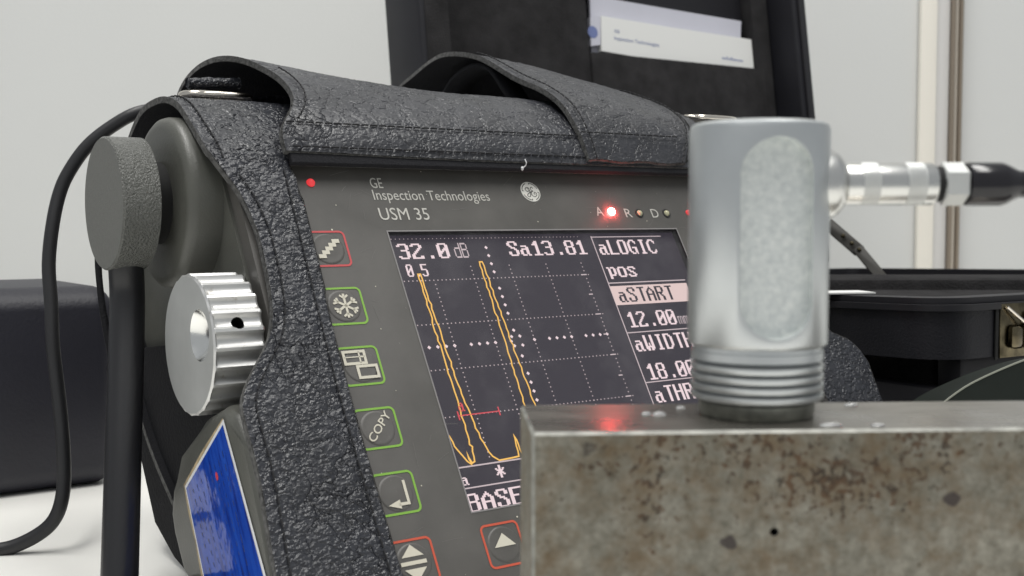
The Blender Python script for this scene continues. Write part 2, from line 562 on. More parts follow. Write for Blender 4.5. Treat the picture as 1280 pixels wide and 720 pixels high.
# flat print in a plane: pts are (a,b); put maps (a,b)->3D
def front(y):
    return lambda a, b: (a, y, b)
def ribbon_geo(pts, w, put, closed=False):
    pts = [Vector((p[0], p[1])) for p in pts]
    n = len(pts)
    vs, fs = [], []
    for i, p in enumerate(pts):
        if closed:
            d0 = (p - pts[i - 1]).normalized()
            d1 = (pts[(i + 1) % n] - p).normalized()
        else:
            d0 = (p - pts[i - 1]).normalized() if i else (pts[1] - p).normalized()
            d1 = (pts[i + 1] - p).normalized() if i < n - 1 else d0
        t = d0 + d1
        t = t.normalized() if t.length > 1e-6 else d1
        nn = Vector((-t.y, t.x))
        c = max(0.45, nn.dot(Vector((-d1.y, d1.x))))
        ww = w / 2 / c
        vs.append(put(*(p - nn * ww)))
        vs.append(put(*(p + nn * ww)))
    for i in range(n if closed else n - 1):
        j = (i + 1) % n
        fs.append((2 * i, 2 * j, 2 * j + 1, 2 * i + 1))
    return vs, fs
def join(geos):
    V, F = [], []
    for vs, fs in geos:
        o = len(V)
        V += list(vs)
        F += [tuple(i + o for i in f) for f in fs]
    return V, F
def poly_geo(pts, put):
    return [put(*p) for p in pts], [tuple(range(len(pts)))]
def rect_geo(x0, x1, z0, z1, put):
    return poly_geo([(x0, z0), (x1, z0), (x1, z1), (x0, z1)], put)
def rrect(x0, x1, z0, z1, r, n=5):
    out = []
    for cx, cz, a in ((x1 - r, z0 + r, -90), (x1 - r, z1 - r, 0), (x0 + r, z1 - r, 90), (x0 + r, z0 + r, 180)):
        for k in range(n + 1):
            t = R(a + 90 * k / n)
            out.append((cx + r * math.cos(t), cz + r * math.sin(t)))
    return out
def circ(cx, cz, r, n=20, sx=1.0):
    return [(cx + sx * r * math.cos(2 * math.pi * k / n), cz + r * math.sin(2 * math.pi * k / n)) for k in range(n)]
def flat(name, geos, mat, parent):
    V, F = join(geos) if isinstance(geos, list) else geos
    return mesh(name, V, F, mat, parent, smooth=False)
def text_geo(s, put, x, z, w, h, rot=0.0, bold=0.0):
    """text fitted into a w x h box whose lower left is (x,z)"""
    cu = bpy.data.curves.new('t', 'FONT')
    cu.body = s
    cu.size = 1.0
    cu.offset = bold
    cu.resolution_u = 3
    to = bpy.data.objects.new('t', cu)
    COL.objects.link(to)
    bpy.context.view_layer.update()
    me = bpy.data.meshes.new_from_object(to.evaluated_get(bpy.context.evaluated_depsgraph_get()))
    bpy.data.objects.remove(to)
    xs = [v.co.x for v in me.vertices]
    ys = [v.co.y for v in me.vertices]
    x0, x1, y0, y1 = min(xs), max(xs), min(ys), max(ys)
    vs = []
    c, sn = math.cos(rot), math.sin(rot)
    for v in me.vertices:
        a = (v.co.x - x0) / (x1 - x0) * w
        b = (v.co.y - y0) / (y1 - y0) * h
        vs.append(put(x + a * c - b * sn, z + a * sn + b * c))
    fs = [tuple(p.vertices) for p in me.polygons]
    bpy.data.meshes.remove(me)
    return vs, fs

# ------------------------------------------------------------------ setting: table, wall
tb = bmesh.new()
bm_box(tb, -900, 900, -150, 1270, -35.5, -7.5, bev=2)
tbl = frombm('table', tb, 'table')
tag(tbl, 'white laminate tabletop that everything stands on', 'table')
wl = bmesh.new()
bm_box(wl, -2500, 2500, 1300, 1340, -900, 2200)
wall = frombm('wall', wl, 'wall')
wall['kind'] = 'structure'
def wallpart(name, x0, x1, y0, mat, bev=1.0):
    b = bmesh.new()
    bm_box(b, x0, x1, y0, 1299.0, -900, 2200, bev=bev)
    return frombm(name, b, mat, wall)
wallpart('trim_strip', 450.0, 468.5, 1290, 'trim', 2)
wallpart('flat_strip', 468.7, 484.2, 1296, 'trim_grey', 1)
wallpart('metal_rail', 484.5, 488.2, 1288, 'rail', 1)
wallpart('rail_bead', 488.4, 492.6, 1292, 'rail_light', 1)
wallpart('metal_rail', 492.8, 496.5, 1288, 'rail', 1)

# ------------------------------------------------------------------ flaw detector (device axes: x right, y into the body, z up its face; mm)
DM = ((0.815641,-0.495527,-0.298634, -36.5214),(0.578547,0.701793,0.415657, 339.0595),(0.003610,-0.511800,0.859097, 96.1391))
DEV = Matrix([[*DM[0][:3], DM[0][3] * MM], [*DM[1][:3], DM[1][3] * MM], [*DM[2][:3], DM[2][3] * MM], [0, 0, 0, 1]])
det = thing('flaw_detector', 'grey portable ultrasonic test instrument with lit screen, tilted back in a black leather case', 'test instrument', DEV)

# body profile (y,z)
BODY = [(5.4, -119.5), (5.4, 22), (6.5, 31), (10.5, 41), (17, 48.5), (26, 53.5), (38, 59), (54, 60.5), (70, 57), (88, 45), (96, 26), (96, 8), (84, -25), (66, -62), (58, -86.4), (5.4, -117.2)]
b = bmesh.new()
bm_prism(b, BODY, -44, 172, 'x', 4.5, 4)
frombm('housing', b, 'grey', det)

# front panel with the display window cut out and its recess walls
WX0, WX1, WZ0, WZ1 = 0.0, 115.1, -86.3, 0.0
PX0, PX1, PZ0, PZ1 = -43.0, 170.0, -119.0, 26.0
def panel_geo():
    V, F = [], []
    def add(q):
        o = len(V)
        V.extend(q)
        F.append(tuple(range(o, o + len(q))))
    for (x0, x1, z0, z1) in ((PX0, WX0, PZ0, PZ1), (WX1, PX1, PZ0, PZ1), (WX0, WX1, WZ1, PZ1), (WX0, WX1, PZ0, WZ0)):
        add([(x0, 0, z0), (x1, 0, z0), (x1, 0, z1), (x0, 0, z1)])
    d = 3.2
    add([(WX0, 0, WZ0), (WX0, d, WZ0), (WX0, d, WZ1), (WX0, 0, WZ1)])
    add([(WX1, 0, WZ0), (WX1, 0, WZ1), (WX1, d, WZ1), (WX1, d, WZ0)])
    add([(WX0, 0, WZ1), (WX0, d, WZ1), (WX1, d, WZ1), (WX1, 0, WZ1)])
    add([(WX0, 0, WZ0), (WX1, 0, WZ0), (WX1, d, WZ0), (WX0, d, WZ0)])
    add([(PX0, 0, PZ0), (PX0, 0, PZ1), (PX0, 6, PZ1), (PX0, 6, PZ0)])
    return V, F
V, F = panel_geo()
fp = mesh('front_panel', V, F, ['panel', 'panel_dark'], det, smooth=False, midx=[0, 0, 0, 0, 1, 1, 1, 1, 0])
pf = front(-0.12)
# window edge line, printed
flat('window_line', [ribbon_geo([(0, -86.3), (115.1, -86.3), (115.1, 0), (0, 0)], 0.45, pf, True)], M['print_dim'] if 'print_dim' in M else plain('grey_print', (0.22, 0.21, 0.21), 0.4), fp)
# lettering
flat('maker_lettering', [text_geo('GE', pf, -0.9, 14.75, 4.1, 3.6), text_geo('Inspection Technologies', pf, -1.1, 9.55, 41.4, 4.6)], 'print', fp)
flat('model_lettering', [text_geo('USM 35', pf, -0.9, 3.75, 16.9, 4.2, bold=0.0)], 'print', fp)
# round emblem
def emblem():
    cx, cz, r = 57.3, 14.3, 3.75
    o = flat('emblem', [poly_geo(circ(cx, cz, r, 36), pf)], 'emblem_white', fp)
    g = []
    pe = front(-0.2)
    def S(pts, w=0.30, n=5):
        q = catmull([(cx + a * r, cz + bb * r, 0) for a, bb in pts], n)
        g.append(ribbon_geo([(v.x, v.y) for v in q], w * 0.85, pe))
    for k in range(4):
        a0 = 20 + 90 * k
        S([(0.86 * math.cos(R(a0 + t)), 0.86 * math.sin(R(a0 + t))) for t in range(0, 64, 7)] + [(0.72 * math.cos(R(a0 + 66)), 0.72 * math.sin(R(a0 + 66)))], 0.30)
    # script G
    S([(-0.16, 0.24), (-0.34, 0.40), (-0.50, 0.24), (-0.36, 0.02), (-0.14, 0.10), (-0.10, 0.36), (-0.24, 0.46)], 0.27)
    S([(-0.10, 0.36), (-0.08, 0.0), (-0.12, -0.36), (-0.30, -0.54), (-0.46, -0.40), (-0.30, -0.20), (-0.04, -0.06), (0.10, 0.04)], 0.27)
    # script E
    S([(0.34, 0.30), (0.26, 0.46), (0.10, 0.36), (0.12, 0.14), (0.28, 0.06), (0.06, -0.06), (0.04, -0.34), (0.26, -0.52), (0.52, -0.38), (0.54, -0.14), (0.40, -0.06), (0.30, -0.20), (0.40, -0.28)], 0.27)
    flat('monogram', g, 'panel_dark', fp)
emblem()
dust = []
for i in range(70):
    x_, z_ = random.uniform(-24, 124), random.uniform(-110, 20)
    if 0 < x_ < 115 and -86 < z_ < 0:
        continue
    dust.append(poly_geo(circ(x_, z_, random.choice((0.07, 0.09, 0.12, 0.2)), 6), front(-0.14)))
for (x_, z_, r_) in ((-17.6, 0.6, 0.3), (13.6, -89.6, 0.26), (-12.5, -77, 0.2), (56, 3.0, 0.22), (18, 21, 0.2), (-9, -18, 0.18)):
    dust.append(poly_geo(circ(x_, z_, r_, 7), front(-0.14)))
flat('dust_specks', dust, 'print_cream', fp)['kind'] = 'stuff'
scr = []
for i in range(34):
    x_, z_ = random.uniform(-22, 120), random.choice((random.uniform(0.5, 19), random.uniform(-110, -88)))
    if i % 3 == 0:
        x_, z_ = random.uniform(-12, -1), random.uniform(-100, 15)
    a_ = random.uniform(-0.6, 0.6) + (1.2 if random.random() < .4 else 0)
    l_ = random.uniform(1.5, 7)
    scr.append(ribbon_geo([(x_, z_), (x_ + l_ * .5 * math.cos(a_), z_ + l_ * .5 * math.sin(a_) + random.uniform(-.2, .2)), (x_ + l_ * math.cos(a_), z_ + l_ * math.sin(a_))], random.choice((0.05, 0.07, 0.1)), front(-0.10)))
flat('hairline_scratches', scr, plain('scratched_foil', (0.17, 0.165, 0.155), 0.5), fp)['kind'] = 'stuff'
# LEDs
flat('lamp_lettering', [text_geo('A', pf, 81.6, 5.2, 3.1, 3.4), text_geo('R', pf, 94.2, 4.6, 3.0, 3.4), text_geo('D', pf, 106.2, 4.5, 3.2, 3.4)], 'print', fp)
def led(x, z, r, mat, bezel=True, label=None):
    fr = Matrix.Translation((x, 0, z)) @ Matrix.Rotation(R(90), 4, 'X')
    o = lathe('indicator_lamp', [(0.05, r), (r * 0.45, r * 0.9), (r * 0.8, r * 0.6), (r * 0.98, r * 0.15)], mat, det, 20, fr)
    if label:
        o['label'] = label
    if bezel:
        lathe('lamp_ring', [(0.02, r * 1.5), (0.3, r * 1.45), (0.32, r * 1.02), (0.03, r * 1.0)], 'panel_dark', o, 24, fr)
    return o
led(88.4, 6.8, 1.35, 'led_on', False, 'lit red lamp beside the letter A')
led(100.7, 6.2, 1.15, 'led_off', True, 'unlit clear lamp beside the letter R')
led(113.3, 6.2, 1.15, 'led_off', True, 'unlit clear lamp beside the letter D')
led(123.9, 6.5, 1.1, 'led_dim', False, 'dim red lamp at the right')
led(-20.2, 16.2, 1.3, 'led_dim', False, 'dim red lamp at the left by the leather edge')

# keys
def key(x0, z0, w, h, colour, icon, label, iconmat='print_cream'):
    cx, cz = x0 + w / 2, z0 + h / 2
    fr = Matrix.Translation((cx, 0, cz)) @ Matrix.Rotation(R(90), 4, 'X')
    kb = lathe('button', [(0.02, 4.95), (0.16, 4.75), (0.24, 4.45), (0.22, 4.2), (0.30, 2.4), (0.34, 0.4)], 'key', det, 40, fr)
    kb['label'] = label
    flat('key_outline', [ribbon_geo(rrect(x0, x0 + w, z0, z0 + h, 1.4), 0.62, pf, True)], colour, kb)
    flat('icon', icon, iconmat, kb)
    return kb
pi = front(-0.46)
KX, KW, KH = -26.3, 11.9, 10.95
kz = [-11.0 - 18.1 * i for i in range(6)]
# 1 stairs
def stairs():
    g = []
    for i in range(5):
        a, c = -24.0 + 1.28 * i, kz[0] + 2.3 + 1.2 * i
        g.append(rect_geo(a, a + 2.3, c, c + 1.25, pi))
    return g
key(KX, kz[0], KW, KH, 'red2', stairs(), 'key with a dull red outline and a white stair sign')
def flake():
    g = []
    cx, cz = -20.0, kz[1] + 5.4
    for i in range(6):
        a = R(90 + 60 * i)
        d = (math.cos(a), math.sin(a))
        g.append(ribbon_geo([(cx, cz), (cx + d[0] * 3.7, cz + d[1] * 3.7)], 0.7, pi))
        for s in (-48, 48):
            q = (math.cos(a + R(s)), math.sin(a + R(s)))
            p = (cx + d[0] * 2.35, cz + d[1] * 2.35)
            g.append(ribbon_geo([p, (p[0] + q[0] * 1.7, p[1] + q[1] * 1.35)], 0.6, pi))
    return g
key(KX, kz[1], KW, KH, 'green', flake(), 'key with a green outline and a snowflake sign')
def windows():
    z = kz[2]
    g = [ribbon_geo([(-24.8, z + 6.1), (-18.6, z + 6.1), (-18.6, z + 9.6), (-24.8, z + 9.6)], 0.8, pi, True),
         ribbon_geo([(-20.2, z + 6.1), (-20.2, z + 9.6)], 0.5, pi), ribbon_geo([(-20.2, z + 8.0), (-18.6, z + 8.0)], 0.5, pi),
         ribbon_geo([(-24.8, z + 8.0), (-20.2, z + 8.0)], 0.3, pi),
         ribbon_geo([(-21.6, z + 1.9), (-15.9, z + 1.9), (-15.9, z + 5.2), (-21.6, z + 5.2)], 0.8, pi, True)]
    return g
key(KX, kz[2], KW, KH, 'green', windows(), 'key with a green outline and a sign of two frames')
key(KX, kz[3], KW, KH, 'green', [text_geo('COPY', pi, -22.7, kz[3] + 1.3, 10.2, 2.35, R(46), 0.01)], 'key with a green outline marked COPY')
z = kz[4]
key(KX, kz[4], KW, KH, 'green', [ribbon_geo([(-17.6, z + 8.6), (-17.6, z + 2.35), (-20.5, z + 2.35)], 0.8, pi), poly_geo([(-23.6, z + 2.35), (-20.0, z + 1.1), (-20.0, z + 3.6)], pi)], 'key with a green outline and an enter arrow')
z = kz[5] + 0.1
key(KX - 0.3, z - 0.5, KW + 0.2, KH + 0.5, 'red', [poly_geo([(-24.0, z + 6.6), (-17.6, z + 6.6), (-20.8, z + 9.7)], pi), rect_geo(-24.6, -17.2, z + 4.5, z + 5.5, pi), poly_geo([(-24.0, z + 3.5), (-20.8, z + 0.4), (-17.6, z + 3.5)], pi)], 'key with a red outline and an up and down sign')
key(1.15, z - 0.5, 11.6, 11.4, 'red', [poly_geo([(3.6, z + 4.6), (10.4, z + 4.6), (7.0, z + 8.2)], pi)], 'key with a red outline and an up arrow below the screen')

# display: one thing-part, with its picture as sub-parts (0.357 mm per dot, origin at the hidden left edge)
PXL = 0.3572
LX0, LZ0 = -1.7, -1.1
d_ = bmesh.new()
bm_box(d_, LX0 - 1.0, 116.5, 2.62, 5.0, -87.4, 1.0)
disp = frombm('display', d_, 'lcd_off', det, False)
lcd = lambda a, c: (LX0 + a * PXL, 2.5, LZ0 - c * PXL)
lcd2 = lambda a, c: (LX0 + a * PXL, 2.44, LZ0 - c * PXL)
G = {
 '0': '7C C6 C6 CE DE F6 E6 C6 C6 7C', '1': '18 38 78 18 18 18 18 18 18 7E', '2': '7C C6 06 0C 18 30 60 C0 C6 FE',
 '3': '7C C6 06 06 3C 06 06 06 C6 7C', '5': 'FE C0 C0 C0 FC 06 06 06 C6 7C', '8': '7C C6 C6 C6 7C C6 C6 C6 C6 7C',
 '.': '00 00 00 00 00 00 00 00 18 18', 'S': '7C C6 C6 60 38 0C 06 C6 C6 7C', 'a': '00 00 00 78 0C 7C CC CC CC 76',
 'L': 'C0 C0 C0 C0 C0 C0 C0 C0 C0 FE', 'O': '7C C6 C6 C6 C6 C6 C6 C6 C6 7C', 'G': '3C 66 C2 C0 C0 DE C6 C6 66 3A',
 'I': '3C 18 18 18 18 18 18 18 18 3C', 'C': '3C 66 C2 C0 C0 C0 C0 C2 66 3C', 'p': '00 00 00 DC 66 66 66 66 7C 60 60',
 'o': '00 00 00 7C C6 C6 C6 C6 C6 7C', 's': '00 00 00 7C C6 60 38 0C C6 7C', 'T': '7E 18 18 18 18 18 18 18 18 18',
 'A': '10 38 6C C6 C6 FE C6 C6 C6 C6', 'R': 'FC C6 C6 C6 FC D8 CC C6 C6 C6', 'W': 'C6 C6 C6 C6 C6 D6 D6 FE EE 6C',
 'D': 'F8 CC C6 C6 C6 C6 C6 C6 CC F8', 'H': 'C6 C6 C6 C6 FE C6 C6 C6 C6 C6', 'B': 'FC C6 C6 C6 FC C6 C6 C6 C6 FC',
 'E': 'FE C0 C0 C0 F8 C0 C0 C0 C0 FE', 'd': '06 06 06 3E 66 C6 C6 C6 66 3E', 'b': 'F8 CC CC CC F8 CC CC CC CC F8',
 'δ': '02 02 02 3E 42 42 42 42 42 3E', 'β': '7C 42 42 42 7C 42 42 42 42 7C', 'μ': '00 00 00 76 49 49 49 49 49 49',
 'm': '00 00 00 EC FE D6 D6 D6 D6 D6', '*': '18 18 DB 7E 3C 7E DB 18 18 00'}
def lcd_text(s, x, y, cw, ch, put=lcd):
    """dot-matrix lettering: x,y top left in dots, cell width, height of a capital"""
    g = []
    for i, c in enumerate(s):
        if c == ' ':
            continue
        rows = G[c].split()
        sx, sy = cw / 8.0, ch / 10.0
        for r_, hx in enumerate(rows):
            v = int(hx, 16)
            k = 0
            while k < 8:
                if v & (0x80 >> k):
                    k0 = k
                    while k < 8 and v & (0x80 >> k):
                        k += 1
                    g.append(poly_geo([(x + i * cw + k0 * sx, y + (r_ + 1) * sy), (x + i * cw + k * sx, y + (r_ + 1) * sy), (x + i * cw + k * sx, y + r_ * sy), (x + i * cw + k0 * sx, y + r_ * sy)], put))
                else:
                    k += 1
    return g
def box(x0, x1, y0, y1, put=lcd):
    return poly_geo([(x0, y1), (x1, y1), (x1, y0), (x0, y0)], put)
def sc_text(name, *args, mat='lcd_lit'):
    g = []
    for a in args:
        g += lcd_text(*a)
    return flat(name, g, mat, disp)
sc_text('gain_readout', ('32.0', 13.5, 5, 12.8, 14.5))
sc_text('unit_lettering', ('δ', 67.5, 5, 8.4, 14.5), ('β', 74.8, 5, 8.4, 14.5), mat='lcd_dim')
sc_text('step_readout', ('0.5', 16.5, 24.5, 7.0, 11.5))
sc_text('reading_readout', ('Sa13.81', 124.5, 4.2, 12.7, 14.8))
mx, mp = 227.0, 12.1
sc_text('menu_lettering', ('aLOGIC', mx, 4.5, mp, 15.5), ('pos', mx, 28.5, mp, 15.5), ('12.00', mx + 2, 80, mp, 15.5), ('aWIDTH', mx, 104, mp, 15.5), ('18.00', mx + 2, 132, mp, 15.5), ('aTHRSH'.replace('SH', ''), mx + 1, 154, mp, 15.5))
sc_text('unit_lettering', ('μμ', mx + 62.5, 84, 7.2, 11.5), mat='lcd_dim')
flat('menu_bar', [box(222.8, 319, 53, 72.5)], 'lcd_bar', disp)
flat('menu_bar_lettering', lcd_text('aSTART', mx + 2, 55, 11.6, 15, lcd2), 'lcd_off', disp)
flat('menu_lines', [box(222.4, 223.5, 0, 240), box(222.4, 310, 0.6, 1.5), box(223, 319, 49.2, 50.3), box(223, 319, 100, 101), box(223, 319, 149, 150), box(223, 319, 200, 201)], 'lcd_dim', disp)
sc_text('scale_lettering', ('a', 8.6, 206.5, 7.5, 9.0), ('*', 41.5, 203.5, 8.5, 11.5))
sc_text('menu_title', ('BASE', 7.6, 222.5, 13.4, 14.5))
flat('base_lines', [box(5, 223, 200.6, 201.8), box(5, 223, 217.4, 218.5), box(5, 223, 238.2, 239.3)], 'lcd_dim', disp)
# dotted graticule
gd = []
for j in range(1, 5):
    for i in range(0, 56):
        x = 3.5 + i * 4.0
        if x < 206:
            gd.append(box(x - .5, x + .5, 40 * j - .5, 40 * j + .5))
for i in range(0, 52):
    gd.append(box(2.5 + 4 * i, 3.3 + 4 * i, 0.1, .8))
for j in range(1, 6):
    for i in range(7, 50):
        y = i * 4.0
        if not (j in (1,) and y < 42):
            gd.append(box(40 * j - .5, 40 * j + .5, y - .5, y + .5))
for j in (40, 80, 120, 160, 100, 140, 60, 180):
    gd.append(box(196, 201.5 if j % 40 == 0 else 200, j - .6, j + .5))
flat('dotted_grid', gd, 'lcd_dim', disp)
gc = []
def dia(x, y, r=1.75):
    return poly_geo([(x - r, y), (x, y + r), (x + r, y), (x, y - r)], lcd)
for i in range(5):
    for k in range(4):
        if i != 2 or k in (0, 3):
            gc.append(dia(16 + 40 * i + 8 * k, 100))
            gc.append(dia(102, 10 + 40 * i + 8 * k))
for k in range(4):
    a = R(90 * k + 45)
    gc.append(dia(102 + 6 * math.cos(a), 100 + 6 * math.sin(a)))
flat('centre_marks', gc, 'lcd_lit', disp)
def jag(pts, amp=0.6):
    out = []
    for (a, b_), (c, d) in zip(pts, pts[1:]):
        n = max(1, int(abs(d - b_) / 4))
        for k in range(n):
            t = k / n
            out.append((a + (c - a) * t + (random.uniform(-amp, amp) if k else 0), b_ + (d - b_) * t))
    return out + [pts[-1]]
tr1 = jag([(3, 160), (7, 168), (14, 188), (19, 197), (22, 200), (21, 190), (23, 199), (25.5, 198), (27.5, 186), (25.5, 184), (26.5, 176), (26.0, 34), (28.5, 34), (31, 110), (33, 150), (37, 180), (43, 196), (48, 200), (60, 199.5), (67, 199), (68.5, 181), (71, 198), (75, 196), (78, 199.5), (88, 199), (90.2, 24), (93.0, 24), (96.5, 120), (99, 170), (104, 199), (150, 199), (222, 199)], 0.75)
flat('echo_trace', [ribbon_geo(tr1, 1.3, lcd2)], 'lcd_yellow', disp)
flat('gate_bar', [box(23, 62.5, 159.3, 160.3, lcd2), box(23, 24.2, 156, 163.4, lcd2), box(61.4, 62.6, 156, 163.4, lcd2)] + lcd_text('a', 25.5, 146, 6.5, 10.5, lcd2), 'lcd_red', disp)
smg = [poly_geo([(100.0 + 2.6 * math.cos(t * .52) * (0.6 + 0.5 * random.random()), -49.5 + 2.2 * math.sin(t * .52) * (0.5 + 0.6 * random.random())) for t in range(12)], front(0.50))]
flat('screen_pane', [rect_geo(0.05, 115.05, -86.25, -0.05, front(0.55))], 'pane', disp)
sm_ = flat('smudge', smg, plain('grease_smudge', (0.55, 0.53, 0.53), 0.6), disp)

_sm = sm_.data.materials[0]
_sm.node_tree.nodes['Principled BSDF'].inputs['Alpha'].default_value = 0.28
# left side: boss, cap, knob, bumper, sticker, carrying arm
def axis_x(x, y, z):
    """lathe axis along -x starting at x"""
    return Matrix.Translation((x, y, z)) @ Matrix.Rotation(R(-90), 4, 'Y')
lathe('hinge_boss', [(0, 25.0), (7.0, 25.0), (8.6, 24.5), (9.7, 23.2), (10.0, 21.6), (10.0, 13)], 'grey', det, 72, axis_x(-44, 29, 27))
lathe('hinge_shaft', [(0, 12), (6, 12)], 'black_void', det, 32, axis_x(-53.8, 29, 27))
hub = lathe('hinge_cap', [(0, 17.5), (0.6, 19.0), (10.4, 19.0), (11.0, 18.5)], 'grey_rough', det, 80, axis_x(-59, 29.2, 26.9))
hub.data.materials.append(M['grey_face'])
for p in hub.data.polygons:
    if len(p.vertices) > 10:
        p.material_index = 1

def knob():
    KXF, KXB, ky, kz_, kr = -59.0, -45.0, 17.6, -24.2, 19.0
    nf, per = 24, 12
    def ring(x, r0, depth):
        out = []
        for i in range(nf * per):
            a = 2 * math.pi * i / (nf * per)
            f = (i % per) / per
            g = 0.0
            if depth and 0.12 < f < 0.88:
                q = (f - 0.5) / 0.38
                g = depth * math.sqrt(max(0.0, 1 - q * q))
            r = r0 - g
            out.append((x, ky + r * math.cos(a), kz_ + r * math.sin(a)))
        return out
    rings = [ring(KXB, 9.0, 0), ring(KXB, kr - 0.4, 1.1), ring(KXB - 0.5, kr, 1.35), ring(KXF + 1.9, kr, 1.35), ring(KXF + 1.1, kr, 1.1), ring(KXF + 0.7, kr, 0.7), ring(KXF + 0.45, kr - 0.05, 0.25), ring(KXF, kr - 0.75, 0)]
    n = nf * per
    V = [v for r in rings for v in r]
    F = []
    for i in range(len(rings) - 1):
        for k in range(n):
            F.append((i * n + k, i * n + (k + 1) % n, (i + 1) * n + (k + 1) % n, (i + 1) * n + k))
    F.append(tuple(range(n)))
    F.append(tuple((len(rings) - 1) * n + k for k in range(n))[::-1])
    bm = bmesh.new()
    bv = [bm.verts.new(v) for v in V]
    for f in F:
        bm.faces.new([bv[i] for i in f])
    o = frombm('control_knob', bm, ['alu', 'alu_face'], det)
    for p in o.data.polygons:
        if len(p.vertices) > 20:
            p.material_index = 1
    # finger dimple (a shallow sphere) and the set-screw hole
    c1 = bmesh.new()
    bmesh.ops.create_uvsphere(c1, u_segments=48, v_segments=24, radius=8.6, matrix=Matrix.Translation((KXF - 5.2, 8.6, -25.8)))
    s1 = frombm('cut', c1, 'alu_bright')
    s1.parent = det
    s2 = lathe('cut', [(0, 1.75), (12, 1.75)], 'black_void', det, 20, Matrix.Translation((-51.8, 5, -26.2)) @ Matrix.Rotation(R(100), 4, 'X'))
    boolean(o, [s1, s2])
    o.data.set_sharp_from_angle(angle=R(16))
knob()

BUMP = [(0.2, -119.5), (0.2, -60), (1.5, -52), (8, -46.2), (22, -43.6), (43, -46.3), (56, -50), (62, -56), (63, -62), (61.5, -74), (50, -88), (2, -119)]
b = bmesh.new()
bm_prism(b, BUMP, -44.5, -57.6, 'x', 3.2, 4)
frombm('side_bumper', b, 'grey', det)
side = lambda x: (lambda y, z_: (x, y, z_))
# winding so that normals look to -x
def sidepoly(pts, x):
    return poly_geo(pts[::-1], side(x))
ST = [(8.1, -49.7), (44.7, -54.2), (45.2, -104), (2.6, -104)]
sk = flat('blue_sticker', [sidepoly([(8.1 + 1.1, -50.8), (43.8, -55.1), (44.3, -103.4), (4.1, -103.4)], -57.95)], 'blue', det)
flat('white_border', [sidepoly(ST, -57.85)], 'white_film', sk)
flat('glue_edge', [sidepoly([(8.6, -49.2), (26, -50.6), (45.9, -53.4), (46.6, -62), (46.0, -70), (47.0, -82), (46.2, -90), (46.4, -103), (44, -103), (43, -56), (9, -51)], -57.72)], 'glue', sk)
flat('red_spot', [sidepoly([(20.2 + 0.9 * math.cos(t * .7), -60.5 + 1.2 * math.sin(t * .7)) for t in range(9)], -58.0)], 'red_dot', sk)
flat('sticker_lettering', [sidepoly([(yy + 0.012 * k, zz), (yy + 0.3, zz), (yy + 0.3, zz - ln), (yy, zz - ln)], -58.0) for k, (yy, zz, ln) in enumerate([(13 + 3.6 * i, -56 - 0.1 * i - 3.1 * j - random.random(), random.uniform(1.0, 2.4)) for i in range(8) for j in range(12)])], 'blue_text', sk)

arm = []
# carrying arm: from the cap straight down to the table behind, U bar across, other arm
arm_top = (-64.5, 29, 24)
arm_low = (-77.67, 57.67, -83.23)
arm_knee = Vector((-64.5, 43.5, -1.0))
arm_pts = [arm_top] + [tuple(v) for v in catmull([tuple(Vector(arm_top).lerp(arm_knee, 0.5)), arm_knee, arm_knee.lerp(Vector(arm_low), 0.5), arm_low], 6)] + [(-70.84, 54.80, -81.88), (-59.74, 54.90, -81.86), (-47.90, 60.35, -78.67), (-35.62, 70.79, -72.50), (-11.81, 77.39, -68.66), (67.00, 77.96, -68.65), (140.24, 77.70, -69.11), (164.07, 76.92, -69.68), (179.10, 69.90, -73.93), (182.86, 58.13, -80.95), (180.94, 46.51, -80.31)] + [(185.5, 29, 24)]
tube('carrying_arm', arm_pts, 4.9, 'black_tube', det, 20)
lathe('hinge_cap', [(0, 18.5), (0.6, 19.0), (10.4, 19.0), (11.0, 17.5)], 'grey_rough', det, 60, Matrix.Translation((180, 29.2, 26.9)) @ Matrix.Rotation(R(90), 4, 'Y'))
lathe('hinge_boss', [(0, 24), (9, 24), (10, 12)], 'grey', det, 48, Matrix.Translation((171, 29, 27)) @ Matrix.Rotation(R(90), 4, 'Y'))

# ------------------------------------------------------------------ leather case on the instrument
lc = thing('leather_case', 'black pebbled leather case wrapped round the instrument, with flap and carrying loop on top', 'leather case', DEV)
XO = [(-120, -59), (-94, -58.3), (-70, -56.8), (-53.6, -57.1), (-49, -56.4), (-45, -54.4), (-40, -50.8), (-35, -47.0), (-30, -44.4), (-21, -42.2), (-4, -41.4), (4, -42.2), (11, -43.8), (17, -46.4), (23.7, -49.5)]
XR = [(-120, 178), (-72, 178), (-58, 180), (-52, 178), (-48.4, 175), (-44.6, 166.5), (-38, 160), (-21, 158), (-4, 158), (11, 163), (23.7, 170)]
def interp(tab, v):
    if v <= tab[0][0]:
        return tab[0][1]
    for (a, p), (c, q) in zip(tab, tab[1:]):
        if v <= c:
            t = (v - a) / (c - a)
            return p + (q - p) * t
    return tab[-1][1]
XO_S = catmull([(a, c, 0) for a, c in XO], 4)
XO_S = [(v.x, v.y) for v in XO_S]
FRONT_Y = -3.0
front_rows = [(FRONT_Y, -120 + 144 * i / 56.0) for i in range(57)]
ARCH = [(-3.0, 24), (-1.0, 29), (2.8, 37), (9.0, 48.5), (17, 57.0), (27, 63), (38, 66.8), (52, 67.2), (66, 65), (80, 58), (93, 46), (100, 28), (100, 8), (93, -25), (80, -52), (70, -74)]
top_rows = [(v.x, v.y) for v in catmull([(a, c, 0) for a, c in ARCH], 6)][1:]
